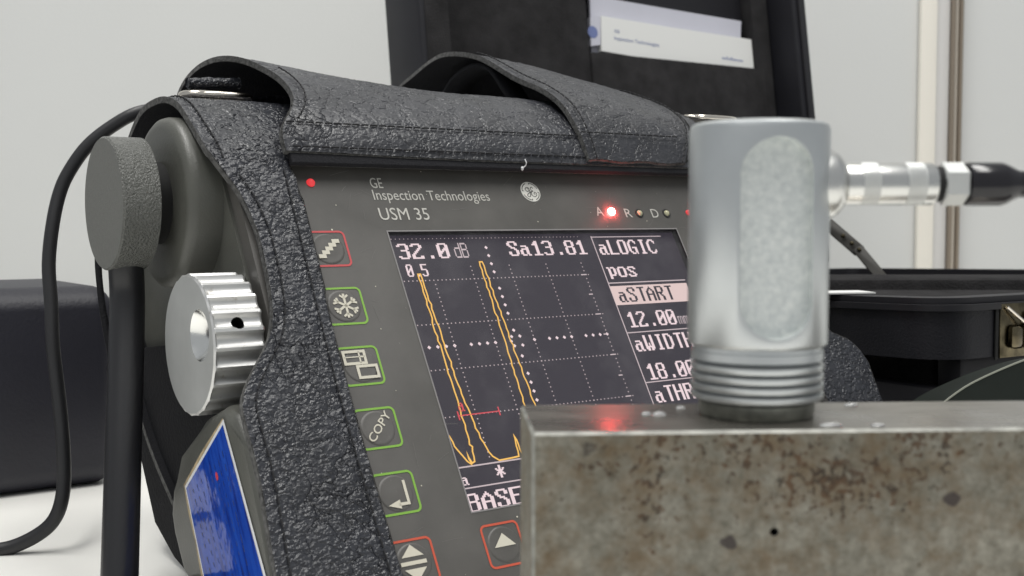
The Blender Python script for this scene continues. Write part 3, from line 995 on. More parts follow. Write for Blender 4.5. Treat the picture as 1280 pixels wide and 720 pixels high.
def shell():
    rows = front_rows + top_rows
    nf = len(front_rows)
    NL, NMID, NR = 15, 22, 7
    xin_l, xin_r = -26.3, 150
    V, F = [], []
    for i, (y, z_) in enumerate(rows):
        if i < nf:
            xo, xr = interp(XO_S, z_), interp(XR, z_)
            xl = xin_l + (0.7 * math.sin((z_ + 10) / 26.0)) + (1.0 if z_ > -20 and z_ < 10 else 0) * 0.6
            if z_ > 18:
                xl = xin_l
        else:
            q = i - nf
            xo, xr = -49.8 - 0.25 * math.sin(q * .22), 170
            xl = xin_l
        for k in range(NL + 1):
            V.append((xo + (xl - xo) * k / NL, y, z_))
        for k in range(1, NMID):
            V.append((xl + (xin_r - xl) * k / NMID, y, z_))
        for k in range(NR + 1):
            V.append((xin_r + (xr - xin_r) * k / NR, y, z_))
    C = NL + 1 + NMID - 1 + NR + 1
    for i in range(len(rows) - 1):
        for k in range(C - 1):
            if rows[i + 1][1] <= 23.1 and i < nf - 1 and NL <= k < NL + NMID:
                continue
            F.append((i * C + k, i * C + k + 1, (i + 1) * C + k + 1, (i + 1) * C + k))
    o = mesh('wrap', V, F, ['leather', 'lining', 'cut_edge'], lc)
    md = o.modifiers.new('thickness', 'SOLIDIFY')
    md.thickness = 2.3 * MM
    md.offset = -1
    md.material_offset = 1
    md.material_offset_rim = 2
    dense(o)
    md.use_even_offset = False
    return o
shell()
def stitch(name, path, normal, n_every=3.0, w=0.55, ln=2.1):
    """sewn thread lying in a groove along a path on the leather"""
    pts = [Vector(p) for p in path]
    seg = [0.0]
    for a, c in zip(pts, pts[1:]):
        seg.append(seg[-1] + (c - a).length)
    V, F = [], []
    def at(s):
        for i in range(len(seg) - 1):
            if s <= seg[i + 1]:
                t = (s - seg[i]) / max(1e-6, seg[i + 1] - seg[i])
                return pts[i].lerp(pts[i + 1], t)
        return pts[-1]
    g = []
    s = 0.3
    while s + ln < seg[-1]:
        p0, p1 = at(s), at(s + ln)
        nn = Vector(normal(at(s + ln / 2))).normalized()
        mid = (p0 + p1) / 2
        g.append(tube_geo([p0 - nn * 0.25, p0 + nn * 0.05, mid + nn * 0.12, p1 + nn * 0.05, p1 - nn * 0.25], [w * .3, w * .45, w * .5, w * .45, w * .3], 6))
        s += n_every
    # the groove line
    V, F = join(g)
    return mesh(name, V, F, 'thread', lc)
fn = lambda p: (0, -1, 0)
zz = [-110 + 3 * i for i in range(45)]
def inner_x(z_):
    return -26.3 + 0.7 * math.sin((z_ + 10) / 26.0)
stitch('stitching', [(inner_x(v) - 3.3, FRONT_Y, v) for v in zz if v < 21], fn)
edge_path = [(interp(XO_S, v) + 3.6, FRONT_Y, v) for v in zz if v < 22]
stitch('stitching', edge_path, fn)
def arch_n(p):
    return (0, -0.75, 0.65) if p.z < 58 else (0, -0.2, 1)
stitch('stitching', [(-46.0, a, c) for a, c in ([(-3, 22)] + top_rows[1:40])], arch_n)

# flap over the top: puffed up at its left end, flat further right
FL_L = [(-28.4, -6.0, 22.9), (-28.5, -6.6, 29.0), (-26.2, -6.2, 34.1), (-21.6, -4.4, 40.9), (-18.4, 0.0, 49.8), (-17.8, 8.0, 61.9), (-20.0, 20, 76.2), (-23.2, 31, 85.0), (-26.0, 43, 89.6), (-28.1, 55, 89.4), (-28.4, 66, 84.5), (-28.4, 80, 74), (-28.4, 95, 56), (-28.4, 103, 36)]
FL_R = [(-6.0, 21.6), (-6.6, 27.5), (-6.2, 33), (-5, 38), (-1, 47.2), (7, 57.5), (19, 65.5), (31, 69.5), (43, 71.5), (55, 71.2), (67, 68.5), (82, 61.5), (96, 49), (104, 30)]
def flap_point(u, t):
    pass
FLs = catmull(FL_L, 5)
FRs = catmull([(0, a, c) for a, c in FL_R], 5)
def flap():
    XR_END = 146.0
    NU = 60
    V, F = [], []
    m = len(FLs)
    for j in range(m):
        L, Rr = FLs[j], FRs[j]
        for i in range(NU + 1):
            u = i / NU
            x = L.x + (XR_END - L.x) * u ** 1.15
            d = x - L.x
            w = 1 / (1 + (d / 44.0) ** 2.2) if d < 400 else 0
            w = w * max(0.0, 1 - d / 175.0)
            wav = 0.5 * math.sin(x * 0.13 + j * 0.2) * math.sin(j / m * math.pi) * (1 - w)
            V.append((x, Rr.y + (L.y - Rr.y) * w, Rr.z + (L.z - Rr.z) * w + wav * 0.6))
    for j in range(m - 1):
        for i in range(NU):
            F.append((j * (NU + 1) + i, j * (NU + 1) + i + 1, (j + 1) * (NU + 1) + i + 1, (j + 1) * (NU + 1) + i))
    o = mesh('top_flap', V, F, ['leather_soft', 'lining', 'cut_edge'], lc)
    md = o.modifiers.new('thickness', 'SOLIDIFY')
    md.thickness = 2.2 * MM
    md.offset = -1
    md.material_offset = 1
    md.material_offset_rim = 2
    dense(o)
    # under layer of the front edge (second ply seen below the flap)
    bm = bmesh.new()
    bm_box(bm, -27.0, 150, -5.2, -3.05, 19.8, 34, bev=0.5)
    frombm('flap_facing', bm, 'lining', lc)
    def row(z_, y):
        return [(v, y, z_) for v in range(-26, 144, 3)]
    stitch('stitching', row(33.0, -6.25), fn)
    stitch('stitching', row(24.6, -6.15), fn)
    # seam that follows the puffed left edge
    seam = []
    for j in range(10, 56):
        L = FLs[j]
        if L.z > 70:
            break
        seam.append((L.x + 4.2, L.y - 0.2, L.z + 0.1))
    return seam
seam_ = flap()
stitch('stitching', seam_, lambda p: (-0.3, -0.75, 0.6) if p.z < 75 else (-0.2, -0.2, 1))

# carrying loop: wide strap over the flap, front to back
LP_N = [(80.5, -7.4, 22.7), (80.3, -7.9, 33.2), (80.2, -5.4, 46.6), (80, 2.1, 59.6), (80, 13.6, 73.9), (80, 26.7, 91.8), (80, 37, 102.2), (80, 51.6, 111.0), (80, 69.9, 116.6), (80, 86.3, 118), (80, 100, 110), (80, 109, 90), (80, 112, 60), (80, 110, 28)]
LP_F = [(125, -7.4, 22.4), (132, -7.9, 33), (138, -4.5, 42.5), (142, 3.5, 55), (144, 13, 66), (144, 24, 77.5), (144, 36, 85), (143, 50, 89.5), (142, 66, 91), (140, 82, 88), (138, 97, 76), (138, 106, 60), (138, 111, 44), (138, 111, 28)]
def loop():
    A, B_ = catmull(LP_N, 6), catmull(LP_F, 6)
    NU = 16
    V, F = [], []
    m = len(A)
    for j in range(m):
        for i in range(NU + 1):
            u = i / NU
            p = A[j].lerp(B_[j], u)
            bul = math.sin(u * math.pi) * math.sin(min(1, j / m) * math.pi) * 1.6
            p = p + Vector((0, -0.5 * bul, bul)) + Vector((0, 0, 0.35 * math.sin(u * 14 + j * 0.5)))
            V.append(p)
    for j in range(m - 1):
        for i in range(NU):
            F.append((j * (NU + 1) + i, j * (NU + 1) + i + 1, (j + 1) * (NU + 1) + i + 1, (j + 1) * (NU + 1) + i))
    o = mesh('carrying_loop', V, F, ['leather_soft', 'lining', 'cut_edge'], lc)
    md = o.modifiers.new('thickness', 'SOLIDIFY')
    md.thickness = 2.2 * MM
    md.offset = -1
    md.material_offset = 1
    md.material_offset_rim = 2
    dense(o)
    pth = [A[j].lerp(B_[j], 0.07) + Vector((0, -.3, .3)) for j in range(0, 36)]
    stitch('stitching', pth, lambda p: (0, -0.8, 0.6) if p.z < 80 else (0, -0.3, 0.95))
    pth = [A[j].lerp(B_[j], 0.95) + Vector((0, -.3, .3)) for j in range(0, 36)]
    stitch('stitching', pth, lambda p: (0, -0.8, 0.6) if p.z < 80 else (0, -0.3, 0.95))
    pth = [A[9].lerp(B_[9], u / 14) + Vector((0, -.9, .3)) for u in range(0, 15)]
    stitch('stitching', [(80 + 3 * i, -8.4, 33.2) for i in range(16)], fn)
loop()
# inner strap seen through the loop
def band(name, A, B_, mat, th=1.6):
    V, F = [], []
    for a, c in zip(A, B_):
        V += [a, c]
    for i in range(len(A) - 1):
        F.append((2 * i, 2 * i + 1, 2 * i + 3, 2 * i + 2))
    o = mesh(name, V, F, mat, lc)
    md = o.modifiers.new('thickness', 'SOLIDIFY')
    md.thickness = th * MM
    return o
A = [v for v in catmull([(86, 24, 66.5), (84, 25, 76), (83, 28, 88), (84, 40, 98), (86, 60, 103), (88, 80, 96), (90, 94, 66)], 5)]
band('inner_strap', A, [v + Vector((11, 1.5, -1)) for v in A], 'lining')

# D-rings with their leather tabs
def dring(cx, cy, cz, tilt, w=11.0, d=7.5):
    fr = Matrix.Translation((cx, cy, cz)) @ Matrix.Rotation(R(tilt), 4, 'X')
    pts = [fr @ Vector(p) for p in [(-w, 0, 0), (-w * .95, -d * .55, 0), (-w * .6, -d * .92, 0), (0, -d, 0), (w * .6, -d * .92, 0), (w * .95, -d * .55, 0), (w, 0, 0), (w * .8, d * .25, 0), (0, d * .3, 0), (-w * .8, d * .25, 0)]]
    P = catmull(pts, 5, True)
    P.append(P[0])
    o = tube('d_ring', P, 1.25, 'steel_ring', lc, 12)
    return o
dring(-29.5, 27.5, 65.4, 31, 10.5, 7.0)
tube('ring_tab', catmull([(-35.81, 31.00, 72.87), (-28.31, 31.00, 73.64), (-17.91, 31.00, 74.32)], 5), 2.0, 'leather', lc, 14)
band('ring_strap', catmull([(-19, 36, 70.5), (-4, 37, 74), (10, 35, 72.0)], 5), catmull([(-19, 48, 71), (-4, 47, 74.5), (10, 46, 72.5)], 5), 'leather_soft')
dring(*(171.02, 14.00, 59.25), 33, 12.0, 8.0)

# rear side panel of the case below the hinge
SP = [(97, 12), (68, -0.8), (40, -14), (30, -40), (40, -96), (84, -71), (96, -60), (108, -45), (110, -18), (104, 4)]
b = bmesh.new()
bm_prism(b, SP, -45.2, -47.2, 'x', 0.5, 1)
frombm('side_panel', b, 'leather_back', lc)
def rear_strap():
    c = [(-63.09, 66.00, 32.73), (-63.51, 68.00, 25.85), (-63.73, 70.00, 14.27), (-63.20, 72.00, 0.11), (-64.11, 73.00, -5.28)]
    P = catmull(c, 5)
    return band('hanging_strap', P, [v + Vector((2.0, 7, 1)) for v in P], 'leather_back', 2.0)
rear_strap()

# white lint caught on the flap
lint = tube('lint', [DEV @ Vector(p) * 1 for p in []] or [tuple((DEV.to_3x3() @ Vector(p)) + DEV.translation * 1000) for p in catmull([(53.35, -7.40, 21.96), (53.59, -7.20, 20.57), (53.89, -5.60, 20.40), (52.96, -5.30, 19.96), (53.57, -4.20, 19.77)], 4)], [0.18] * 11 + [0.5, 0.55, 0.55, 0.5, 0.3, 0.2], M['white_film'], None, 8)
tag(lint, 'tiny white curl of lint below the flap edge above the emblem', 'lint')

# ------------------------------------------------------------------ thin black cable on the left
cab = catmull([(-115.11, 420.00, 135.55), (-121.55, 408.00, 137.82), (-128.86, 402.00, 136.42), (-137.08, 400.00, 131.60), (-144.71, 398.00, 124.92), (-150.13, 396.00, 116.68), (-153.06, 394.00, 109.03), (-154.55, 391.00, 98.21), (-155.00, 388.00, 84.85), (-153.29, 385.00, 71.64), (-151.87, 382.00, 58.59), (-150.02, 380.00, 46.89), (-147.78, 377.00, 35.43), (-146.05, 374.00, 25.44), (-145.24, 372.00, 15.36), (-145.66, 370.00, 7.97), (-147.97, 369.00, 2.48), (-152.29, 368.00, -1.43), (-159.15, 367.00, -4.80), (-165.92, 366.00, -6.08), (-178.27, 364.00, -6.28)], 5)
c_ = tube('cable', cab, 2.25, 'black_rubber', None, 16)
tag(c_, 'thin black cable arching from behind the instrument down onto the tabletop', 'cable')

# ------------------------------------------------------------------ black bag behind on the left
b = bmesh.new()
bagM = Matrix.Translation((-160.03, 468.38, -7.50)) @ Matrix.Rotation(R(36), 4, 'Z')
vs = bm_box(b, -330, 0, 0, 88, 0.0, 80.8, bev=9, seg=7)
for v in b.verts:
    # gently belly the front face
    if v.co.y < 14:
        v.co.y -= 5.0 * math.sin(max(0, min(1, v.co.z / 80.8)) * math.pi)
bmesh.ops.transform(b, matrix=bagM, verts=b.verts[:])
bag = frombm('bag', b, 'bag')
tag(bag, 'black satin oblong bag lying behind the thin cable', 'bag')

# ------------------------------------------------------------------ open equipment case behind
TH = R(33)
U = Vector((math.cos(TH), math.sin(TH), 0))
Bk = Vector((-math.sin(TH), math.cos(TH), 0))
AL = R(8)
Vv = Bk * math.sin(AL) + Vector((0, 0, math.cos(AL)))
Nn = U.cross(Vv)
LP0 = Vector((-84.52,792.00,190.97))
case = thing('equipment_case', 'open black hard case with its lid standing up behind the instrument', 'case')
lidM = Matrix((( U.x, Vv.x, Nn.x, LP0.x), (U.y, Vv.y, Nn.y, LP0.y), (U.z, Vv.z, Nn.z, LP0.z), (0, 0, 0, 1)))
def lidbox(bm, u0, u1, v0, v1, n0, n1, bev=0.0, seg=2):
    bm_box(bm, u0, u1, v0, v1, n0, n1, lidM, bev, seg)
LW = 418.0
VB, VT = -128.0, 245.0
b = bmesh.new()
lidbox(b, 29, 48, VB, VT, -52, 0, 3)
lidbox(b, LW - 17, LW, VB, VT, -52, 0, 3)
lidbox(b, 48.2, LW - 17.2, VT - 18, VT, -52, -0.5, 3)
lidbox(b, 48.2, LW - 17.2, VB, VB + 18, -52, -0.5, 3)
lidbox(b, 47, LW - 16, VB + 17, VT - 17, -51, -44, 0)
lid = frombm('lid', b, 'case', case)
b = bmesh.new()
lidbox(b, LW - 12, LW - 7, VB + 2, VT - 2, 0.2, 3, 1)
frombm('sealing_rib', b, 'case_in', lid)
# foam lining with the document pocket opening
PK = (196.66, 50.47, -28.00), (377.29, 47.01, -28.00)
pu0, pu1 = PK[0][0], PK[1][0]
v_a, v_b = (208.56, 50.17, -28.00)[1], (373.57, 48.16, -28.00)[1]
b = bmesh.new()
lidbox(b, 49, pu0, VB + 19, VT - 19, -43.5, -28, 1)
lidbox(b, pu1 + 2, LW - 19, VB + 19, VT - 19, -43.5, -28, 1)
frombm('foam_lining', b, 'foam', lid)
b = bmesh.new()
lidbox(b, 33, 52, VB + 3, VT - 3, 0.1, 1.0, 0.3)
frombm('foam_edge', b, 'foam', lid)
b = bmesh.new()
lidbox(b, pu0 + 0.4, pu1 + 10, VB + 19, v_b - 1, -38, -26.5, 1)
frombm('pocket', b, 'foam', lid)
b = bmesh.new()
lidbox(b, pu0 + 0.4, pu1 + 1.6, (315.46, 94.23, -30.00)[1], VT - 19, -43.5, -40.2, 1)
lidbox(b, pu0 + 0.4, pu1 + 1.6, VB + 19, VT - 19, -43.6, -42.6, 0)
frombm('pocket_back', b, 'case_in', lid)

# base tray
CB = Vector((157.6, 420, 0))
baseM = Matrix(((U.x, Bk.x, 0, CB.x), (U.y, Bk.y, 0, CB.y), (0, 0, 1, 0), (0, 0, 0, 1)))
BW = 405.0
def basebox(bm, a0, a1, b0, b1, z0, z1, bev=0.0, seg=2):
    bm_box(bm, a0, a1, b0, b1, z0, z1, baseM, bev, seg)
b = bmesh.new()
basebox(b, 6, LW - 6, 6, BW - 6, -7.4, 8, 3)
basebox(b, 5, 16, 5, BW - 5, 8.2, 37, 2)
basebox(b, LW - 16, LW - 5, 5, BW - 5, 8.2, 37, 2)
basebox(b, 16.2, LW - 16.2, 5, 16, 8.2, 48, 2)
basebox(b, 16.2, LW - 16.2, BW - 16, BW - 5, 8.2, 37, 2)
base = frombm('base', b, 'case_in', case)
b = bmesh.new()
def rim(bm, o, w, z0, z1, bev):
    outer = rrect(-o, LW + o, -o, BW + o, 16, 6)
    inner = rrect(w, LW - w, w, BW - w, 10, 6)
    n = len(outer)
    dz = lambda y: -0.026 * max(0, y)   # the tray is a little shallower towards its hinge
    rings = [[(x, y, z0 + dz(y)) for x, y in outer], [(x, y, z1 + dz(y)) for x, y in outer], [(x, y, z1 + dz(y)) for x, y in inner], [(x, y, z0 + dz(y)) for x, y in inner]]
    vs = [[bm.verts.new(baseM @ Vector(p)) for p in r] for r in rings]
    for i in range(4):
        for k in range(n):
            bm.faces.new((vs[i][k], vs[i][(k + 1) % n], vs[(i + 1) % 4][(k + 1) % n], vs[(i + 1) % 4][k]))
rim(b, 0, 18, 48.2, 66, 0)
frombm('rim_band', b, 'case', base)
b = bmesh.new()
rim(b, 1.5, 12, 66.2, 68.6, 0)
rim(b, -1.0, 12, 68.8, 71.0, 0)
frombm('rim_lip', b, 'case_in', base)
# foam in the tray
def zprism(bm, poly, z0, z1, bev=0.0):
    bm_prism(bm, poly, z0, z1, 'z', bev, 2)
b = bmesh.new()
zprism(b, [(130, 565), (385, 565), (385, 612), (130, 612)], 9, 71.6, 3)
frombm('foam_block', b, 'foam', base)
b = bmesh.new()
basebox(b, 20, LW - 20, 20, 125, 8.4, 66, 2)
frombm('foam_insert', b, 'foam', base)
# latch on the front right face
def latch():
    # local frame on the face b=0: a along U, outwards -Bk
    def lb(bm, a0, a1, o0, o1, z0, z1, bev=0.0):
        basebox(bm, a0, a1, -o1, -o0, z0, z1, bev)
    a0 = 30.5
    b = bmesh.new()
    lb(b, a0, a0 + 34, 0.3, 1.6, 47.5, 68.5, 0.6)
    la = frombm('latch', b, 'brass', base)
    b = bmesh.new()
    lb(b, a0 + 4, a0 + 12, 1.7, 4.0, 51, 60, 1.9)
    frombm('latch_stud', b, 'brass', la)
    b = bmesh.new()
    lb(b, a0 + 15, a0 + 30, 1.7, 5.2, 50, 65.5, 2.4)
    frombm('latch_lever', b, 'brass', la)
    b = bmesh.new()
    lb(b, a0 - 2.2, a0 - 0.2, 0.3, 1.0, 47, 68, 0.2)
    frombm('latch_gap_shade', b, 'black_void', la)  # black strip stands in for the shade in the gap beside the plate
    vs_, fs_ = tube_geo([baseM @ Vector(p) for p in [(a0 + 2, -2.6, 67), (a0 + 13, -4.6, 59.5), (a0 + 17, -4.6, 59.5)]], 0.7, 8)
    mesh('latch_wire', vs_, fs_, 'steel_ring', la)
latch()
# lid stay: riveted two-piece strip
def stay():
    p0, p1, p2 = Vector((202.34, 742.00, 97.45)), Vector((217.43, 730.00, 81.88)), Vector((226.99, 718.00, 67.29))
    b = bmesh.new()
    for a, c, w in ((p0, p1, 4.0), (p1 + Vector((0, -2.0, 0)), p2 + Vector((2, -2, -3)), 3.4)):
        d = (c - a)
        t = d.normalized()
        up = Vector((0, -1, 0)).cross(t).normalized()
        mt = Matrix(((t.x, up.x, 0, a.x), (t.y, up.y, -1, a.y), (t.z, up.z, 0, a.z), (0, 0, 0, 1)))
        bm_box(b, -2, d.length + 2, -w, w, -0.8, 0.8, mt, 0.5, 1)
    st = frombm('lid_stay', b, 'olive', case)
    for q in (p0.lerp(p1, 0.45), p0.lerp(p1, 0.75), p1):
        lathe('rivet', [(0, 1.5), (0.8, 1.3), (1.2, 0.5)], 'brass', st, 12, Matrix.Translation(q + Vector((0, -3.0, 0))) @ Matrix.Rotation(R(90), 4, 'X'))
stay()

# documents in the lid pocket
def lput(n):
    return lambda a, c: tuple(lidM @ Vector((a, c, n)))
def slab(name, corners, n0, n1, mat):
    b = bmesh.new()
    lo = [b.verts.new(lidM @ Vector((a, c, n0))) for a, c in corners]
    hi = [b.verts.new(lidM @ Vector((a, c, n1))) for a, c in corners]
    b.faces.new(lo[::-1])
    b.faces.new(hi)
    k = len(corners)
    for i in range(k):
        b.faces.new((lo[i], lo[(i + 1) % k], hi[(i + 1) % k], hi[i]))
    return frombm(name, b, mat, None, False)
def D2(p):
    return (p[0], p[1])
q = [D2((211.36, 56.32, -33.00)), D2((383.59, 50.18, -33.00)), D2((389.45, 74.08, -33.00)), D2((293.71, 76.41, -33.00)), D2((213.66, 79.15, -33.00))]
q[0] = (q[0][0], q[0][1] - 6)
q[1] = (q[1][0], q[1][1] - 10)
bk1 = slab('booklet', q, -36, -31.5, 'paper')
tag(bk1, 'white booklet with blue lettering standing in the front of the lid pocket', 'booklet')
sp = slab('spine', [D2((201.47, 53.53, -33.00)), (q[0][0] - 0.3, q[0][1] + 5), (q[4][0] - 0.3, q[4][1]), D2((203.02, 77.12, -33.00))], -36, -32, 'paper2')
sp.parent = bk1
def fit_text(s, p0, p1, h, n, mat, parent):
    a = Vector((p0[0], p0[1]))
    c = Vector((p1[0], p1[1]))
    d = c - a
    g = text_geo(s, lput(n), a.x, a.y, d.length, h, math.atan2(d.y, d.x))
    o = mesh('lettering', g[0], g[1], mat, parent, smooth=False)
    return o
fit_text('GE', (225.81, 66.68, -31.40), (231.13, 66.50, -31.40), 2.6, -31.3, 'ink', bk1)
fit_text('Inspection Technologies', (225.09, 59.70, -31.40), (271.94, 57.68, -31.40), 3.9, -31.3, 'ink', bk1)
_a, _c = Vector((342.39, 53.73, -31.40)), Vector((367.84, 52.87, -31.40))
_g = []
for _k in range(10):                                              # small print too blurred to read
    _p = _a.lerp(_c, _k / 10.0)
    _w = random.uniform(1.0, 1.7)
    _h = random.choice((1.8, 1.8, 2.9))
    _g.append(rect_geo(_p.x, _p.x + _w, _p.y, _p.y + _h, lput(-31.3)))
_o = flat('blurred_print', _g, 'ink', bk1)
_o['kind'] = 'stuff'
em = flat('spine_emblem', [poly_geo(circ(*D2((204.13, 65.14, -31.80)), 5.0, 16), lput(-31.8))], 'ink', bk1)
q2 = [D2((205.19, 54.16, -39.00)), D2((366.57, 53.32, -39.00)), D2((375.08, 92.17, -39.00)), D2((305.34, 94.15, -39.00)), D2((229.00, 96.77, -39.00)), D2((208.74, 97.90, -39.00))]
q2[0] = (q2[0][0], q2[0][1] - 12)
q2[1] = (q2[1][0], q2[1][1] - 12)
q2 = q2
bk2 = slab('booklet', q2, -40, -37.5, 'paper2')
tag(bk2, 'lilac grey booklet standing behind the white one in the lid pocket', 'booklet')
# scrap of paper on the tray foam
b = bmesh.new()
bm_box(b, -30, 11, -7, 7, 0, 0.6, Matrix.Translation((134, 470, 70.2)) @ Matrix.Rotation(R(12), 4, 'Z'))
pp = frombm('paper', b, 'paper', None, False)
tag(pp, 'small white paper slip lying in the open case beside the probe', 'paper')

# dark green rounded tray at the right
GP = [(123.24, 356.00, 37.70), (131.33, 356.00, 41.44), (134.98, 356.00, 44.43), (141.07, 356.00, 48.66), (149.62, 356.00, 52.88), (159.39, 356.00, 56.85), (171.63, 356.00, 60.57), (186.37, 356.00, 62.55), (198.72, 356.00, 61.56)]
def cover():
    """a rounded lid leaning back: its front face edged by a thin pale bead"""
    top = catmull(GP, 5)
    z0 = -7.4
    rows = [(0.0, 0.0), (3.0, -1.6), (9.0, -4.0), (40.0, -9.0), (60.0, -22.0)]     # (back, down)
    V, F = [], []
    n = len(top)
    for (bk, dn) in rows:
        for p in top:
            V.append((p.x, p.y + bk, max(z0, p.z + dn)))
    for i in range(len(rows) - 1):
        for k in range(n - 1):
            F.append((i * n + k, (i + 1) * n + k, (i + 1) * n + k + 1, i * n + k + 1))
    for p in top:
        V.append((p.x, p.y - 7 - max(0, p.z) * 0.12, z0))
    o = len(V) - n
    for k in range(n - 1):
        F.append((k, k + 1, o + k + 1, o + k))
    return mesh('rounded_cover', V, F, 'darkgreen'), top
gm, gtop = cover()
tag(gm, 'dark green rounded cover at the right behind the steel block', 'cover')
tube('pale_bead', gtop, 0.32, 'pale_rim', gm, 8)

# ------------------------------------------------------------------ steel block in front
BYAW = R(3.3)
BO = Vector((2.80, 161.00, 69.20))
BH = BO.z
blkM = Matrix.Translation((BO.x, BO.y, 0)) @ Matrix.Rotation(BYAW, 4, 'Z')
blk = thing('steel_block', 'rust spotted steel calibration block standing in the foreground under the probe', 'steel block', Matrix.Translation((BO.x * MM, BO.y * MM, 0)) @ Matrix.Rotation(BYAW, 4, 'Z'))
BT = 25.0
b = bmesh.new()
bm_box(b, 0, 118, 0, BT, -7.4, BH, bev=0.42, seg=1)
bo = frombm('block_body', b, ['steel', 'steel_top', 'steel_edge'], blk)
for p in bo.data.polygons:
    if p.normal.z > 0.9:
        p.material_index = 1
    elif p.normal.y < -0.9 or p.normal.x < -0.95 or p.normal.x > 0.95 or p.normal.y > .95:
        p.material_index = 0
    else:
        p.material_index = 2
hc = lathe('cut', [(-3, 0.62), (12, 0.62)], 'black_void', blk, 20, Matrix.Translation((34.6, 0, BH - 14.6)) @ Matrix.Rotation(R(-90), 4, 'X'))
boolean(bo, [hc])
bo.data.set_sharp_from_angle(angle=R(20))
# couplant drops on the block
def drop(x, y, r, s, label):
    b = bmesh.new()
    bmesh.ops.create_uvsphere(b, u_segments=16, v_segments=10, radius=r, matrix=Matrix.Translation((0, 0, 0)))
    for v in b.verts:
        v.co.z = max(v.co.z, -0.15 * r) * 0.55 + 0.09 * r
        v.co.x *= s
    me_o = frombm('gel_drop', b, 'gel')
    me_o.matrix_world = Matrix.Translation((BO.x * MM, BO.y * MM, 0)) @ Matrix.Rotation(BYAW, 4, 'Z') @ Matrix.Translation((x * MM, y * MM, (BH + 0.02) * MM))
    tag(me_o, label, 'gel drop', 'drops of clear gel on the steel block')
drop(18.6, 14.0, 0.75, 1.0, 'tiny clear gel drop on the block, farthest left of the probe')
drop(20.4, 13.2, 0.95, 1.1, 'clear gel drop on the block just left of the probe foot')
drop(25.0, 19.5, 0.7, 1.0, 'small clear gel drop touching the left of the probe foot')
drop(52.8, 20.5, 0.8, 1.4, 'clear gel drop at the rear of the block right of the probe')
drop(43.5, 2.6, 0.8, 2.2, 'flat gel smear at the front edge of the block below the probe, left of two')
drop(50.2, 2.2, 0.7, 1.5, 'flat gel smear at the front edge of the block below the probe, right of two')

# ------------------------------------------------------------------ probe
PB = Vector((37.6, 177.4, BH + 0.05))
prb = thing('probe', 'silver cylindrical ultrasonic probe standing on the steel block', 'probe', Matrix.Translation(PB * MM))
PR = 10.55
prof = [(10.6, 9.9), (10.9, 10.3), (11.3, PR)] + [(43.2, PR), (43.9, PR - 0.25), (44.3, PR - 0.8), (44.45, PR - 1.8), (44.45, 0.3)]
body = lathe('body', prof, ['probe'], prb, 128)
def stadium(cut_r, w, z0, z1, mat):
    r = w / 2
    pts = [(r * math.cos(R(a)), z1 - r + r * math.sin(R(a))) for a in range(0, 181, 6)] + [(r * math.cos(R(a)), z0 + r + r * math.sin(R(a))) for a in range(180, 361, 6)]
    b = bmesh.new()
    bm_prism(b, pts, -cut_r - 6, -cut_r, 'y')
    es = [e for e in b.edges if all(abs(v.co.y + cut_r) < 1e-4 for v in e.verts)]
    bmesh.ops.bevel(b, geom=es, offset=2.3, segments=8, affect='EDGES', profile=0.5)
    bmesh.ops.transform(b, matrix=Matrix.Rotation(R(15.5 - 10.5), 4, 'Z'), verts=b.verts[:])
    return frombm('cut', b, mat)
s = stadium(PR - 2.9, 10.9, 12.3, 41.7, 'blasted')
s.parent = prb
boolean(body, [s])
ring = []
zs = [(2.6, 9.35)]
for c in (3.35, 4.8, 6.25, 7.7):
    zs += [(c - 0.62, 9.9), (c - 0.40, 10.02), (c + 0.25, 10.0), (c + 0.42, 9.3), (c + 0.72, 9.25)]
zs += [(8.7, 9.98), (9.9, 9.98), (10.0, 9.75), (10.6, 9.75)]
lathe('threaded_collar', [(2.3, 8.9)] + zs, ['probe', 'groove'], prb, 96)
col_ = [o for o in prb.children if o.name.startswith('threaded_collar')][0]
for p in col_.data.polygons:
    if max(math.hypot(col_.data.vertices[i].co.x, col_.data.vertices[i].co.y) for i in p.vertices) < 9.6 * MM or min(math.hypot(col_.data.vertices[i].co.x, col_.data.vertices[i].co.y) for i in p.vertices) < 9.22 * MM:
        p.material_index = 1
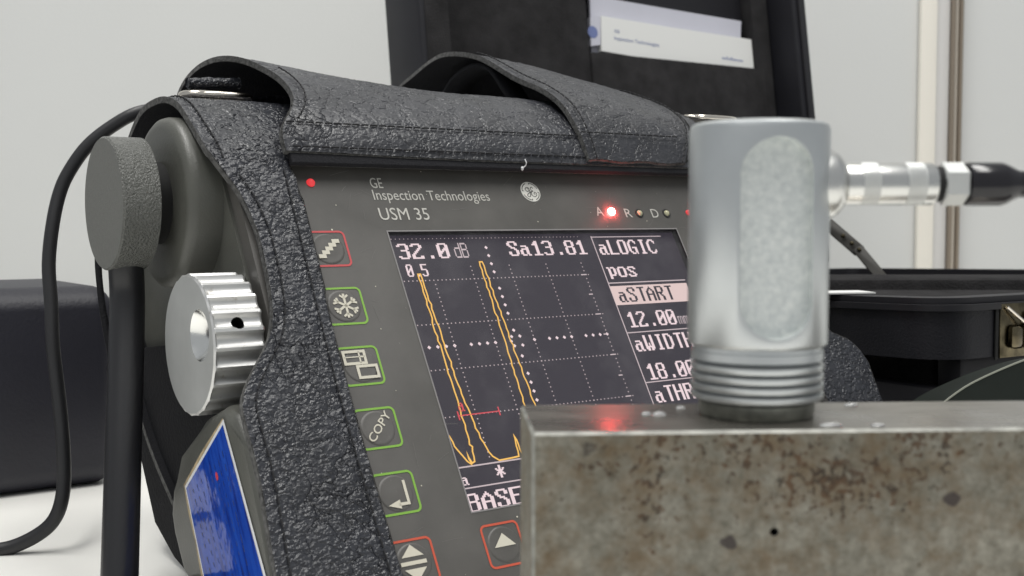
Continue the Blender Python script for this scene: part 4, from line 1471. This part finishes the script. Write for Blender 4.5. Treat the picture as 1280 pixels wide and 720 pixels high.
lathe('foot', [(0.0, 8.5), (0.5, 8.75), (2.1, 8.8), (2.35, 8.6)], 'shaded_foot', prb, 64)
def ax(x, dz=0.0):
    return Matrix.Translation((x, 0, CZ)) @ Matrix.Rotation(R(90), 4, 'Y')
CZ = 35.2
lathe('socket', [(0, 5.3), (2.6, 5.25), (3.5, 4.7), (4.2, 3.9), (4.5, 3.4)], 'nickel', prb, 48, ax(PR - 2.3))

# cable plug
plug = thing('probe_cable', 'silver knurled plug with black strain relief pushed into the side of the probe', 'cable', Matrix.Translation((PB + Vector((PR + 2.8, 0, CZ))) * MM))
rx = Matrix.Rotation(R(90), 4, 'Y')
def px(a):
    return Matrix.Translation((a, 0, 0)) @ rx
lathe('plug_sleeve', [(0, 2.9), (0.2, 3.2), (13.5, 3.2), (13.8, 3.0), (13.9, 2.4)], 'nickel', plug, 48, px(-0.6))
def knurl(a0, a1):
    V, F = [], []
    n, m = 72, 12
    for i in range(m + 1):
        for k in range(n):
            a = 2 * math.pi * k / n
            r = 3.22 + 0.05 * (((i + k) % 2) * 2 - 1) * (0 if i in (0, m) else 1)
            V.append((a0 + (a1 - a0) * i / m, r * math.cos(a), r * math.sin(a)))
    for i in range(m):
        for k in range(n):
            F.append((i * n + k, i * n + (k + 1) % n, (i + 1) * n + (k + 1) % n, (i + 1) * n + k))
    mesh('knurled_band', V, F, 'alu_face', plug, smooth=False)
knurl(1.9, 4.4)
knurl(8.6, 11.4)
lathe('plug_groove', [(0, 2.7), (1.5, 2.7)], 'black_void', plug, 32, px(13.2))
lathe('hex_nut', [(0, 2.95), (0.25, 3.3), (3.4, 3.3), (3.7, 2.95)], 'alu_face', plug, 6, px(14.3), 0.0)
lathe('strain_relief', [(0, 3.2), (0.4, 3.3), (5.3, 3.3), (6.2, 3.0), (7.6, 2.3), (8.2, 2.05), (12, 1.9)], 'black_gloss', plug, 40, px(18.1))
tube('cord', catmull([(29.5, 0, 0), (36, 0, 0.1), (44, 0.5, -0.4), (52, 1, -2)], 5), 1.75, 'black_gloss', plug, 14)
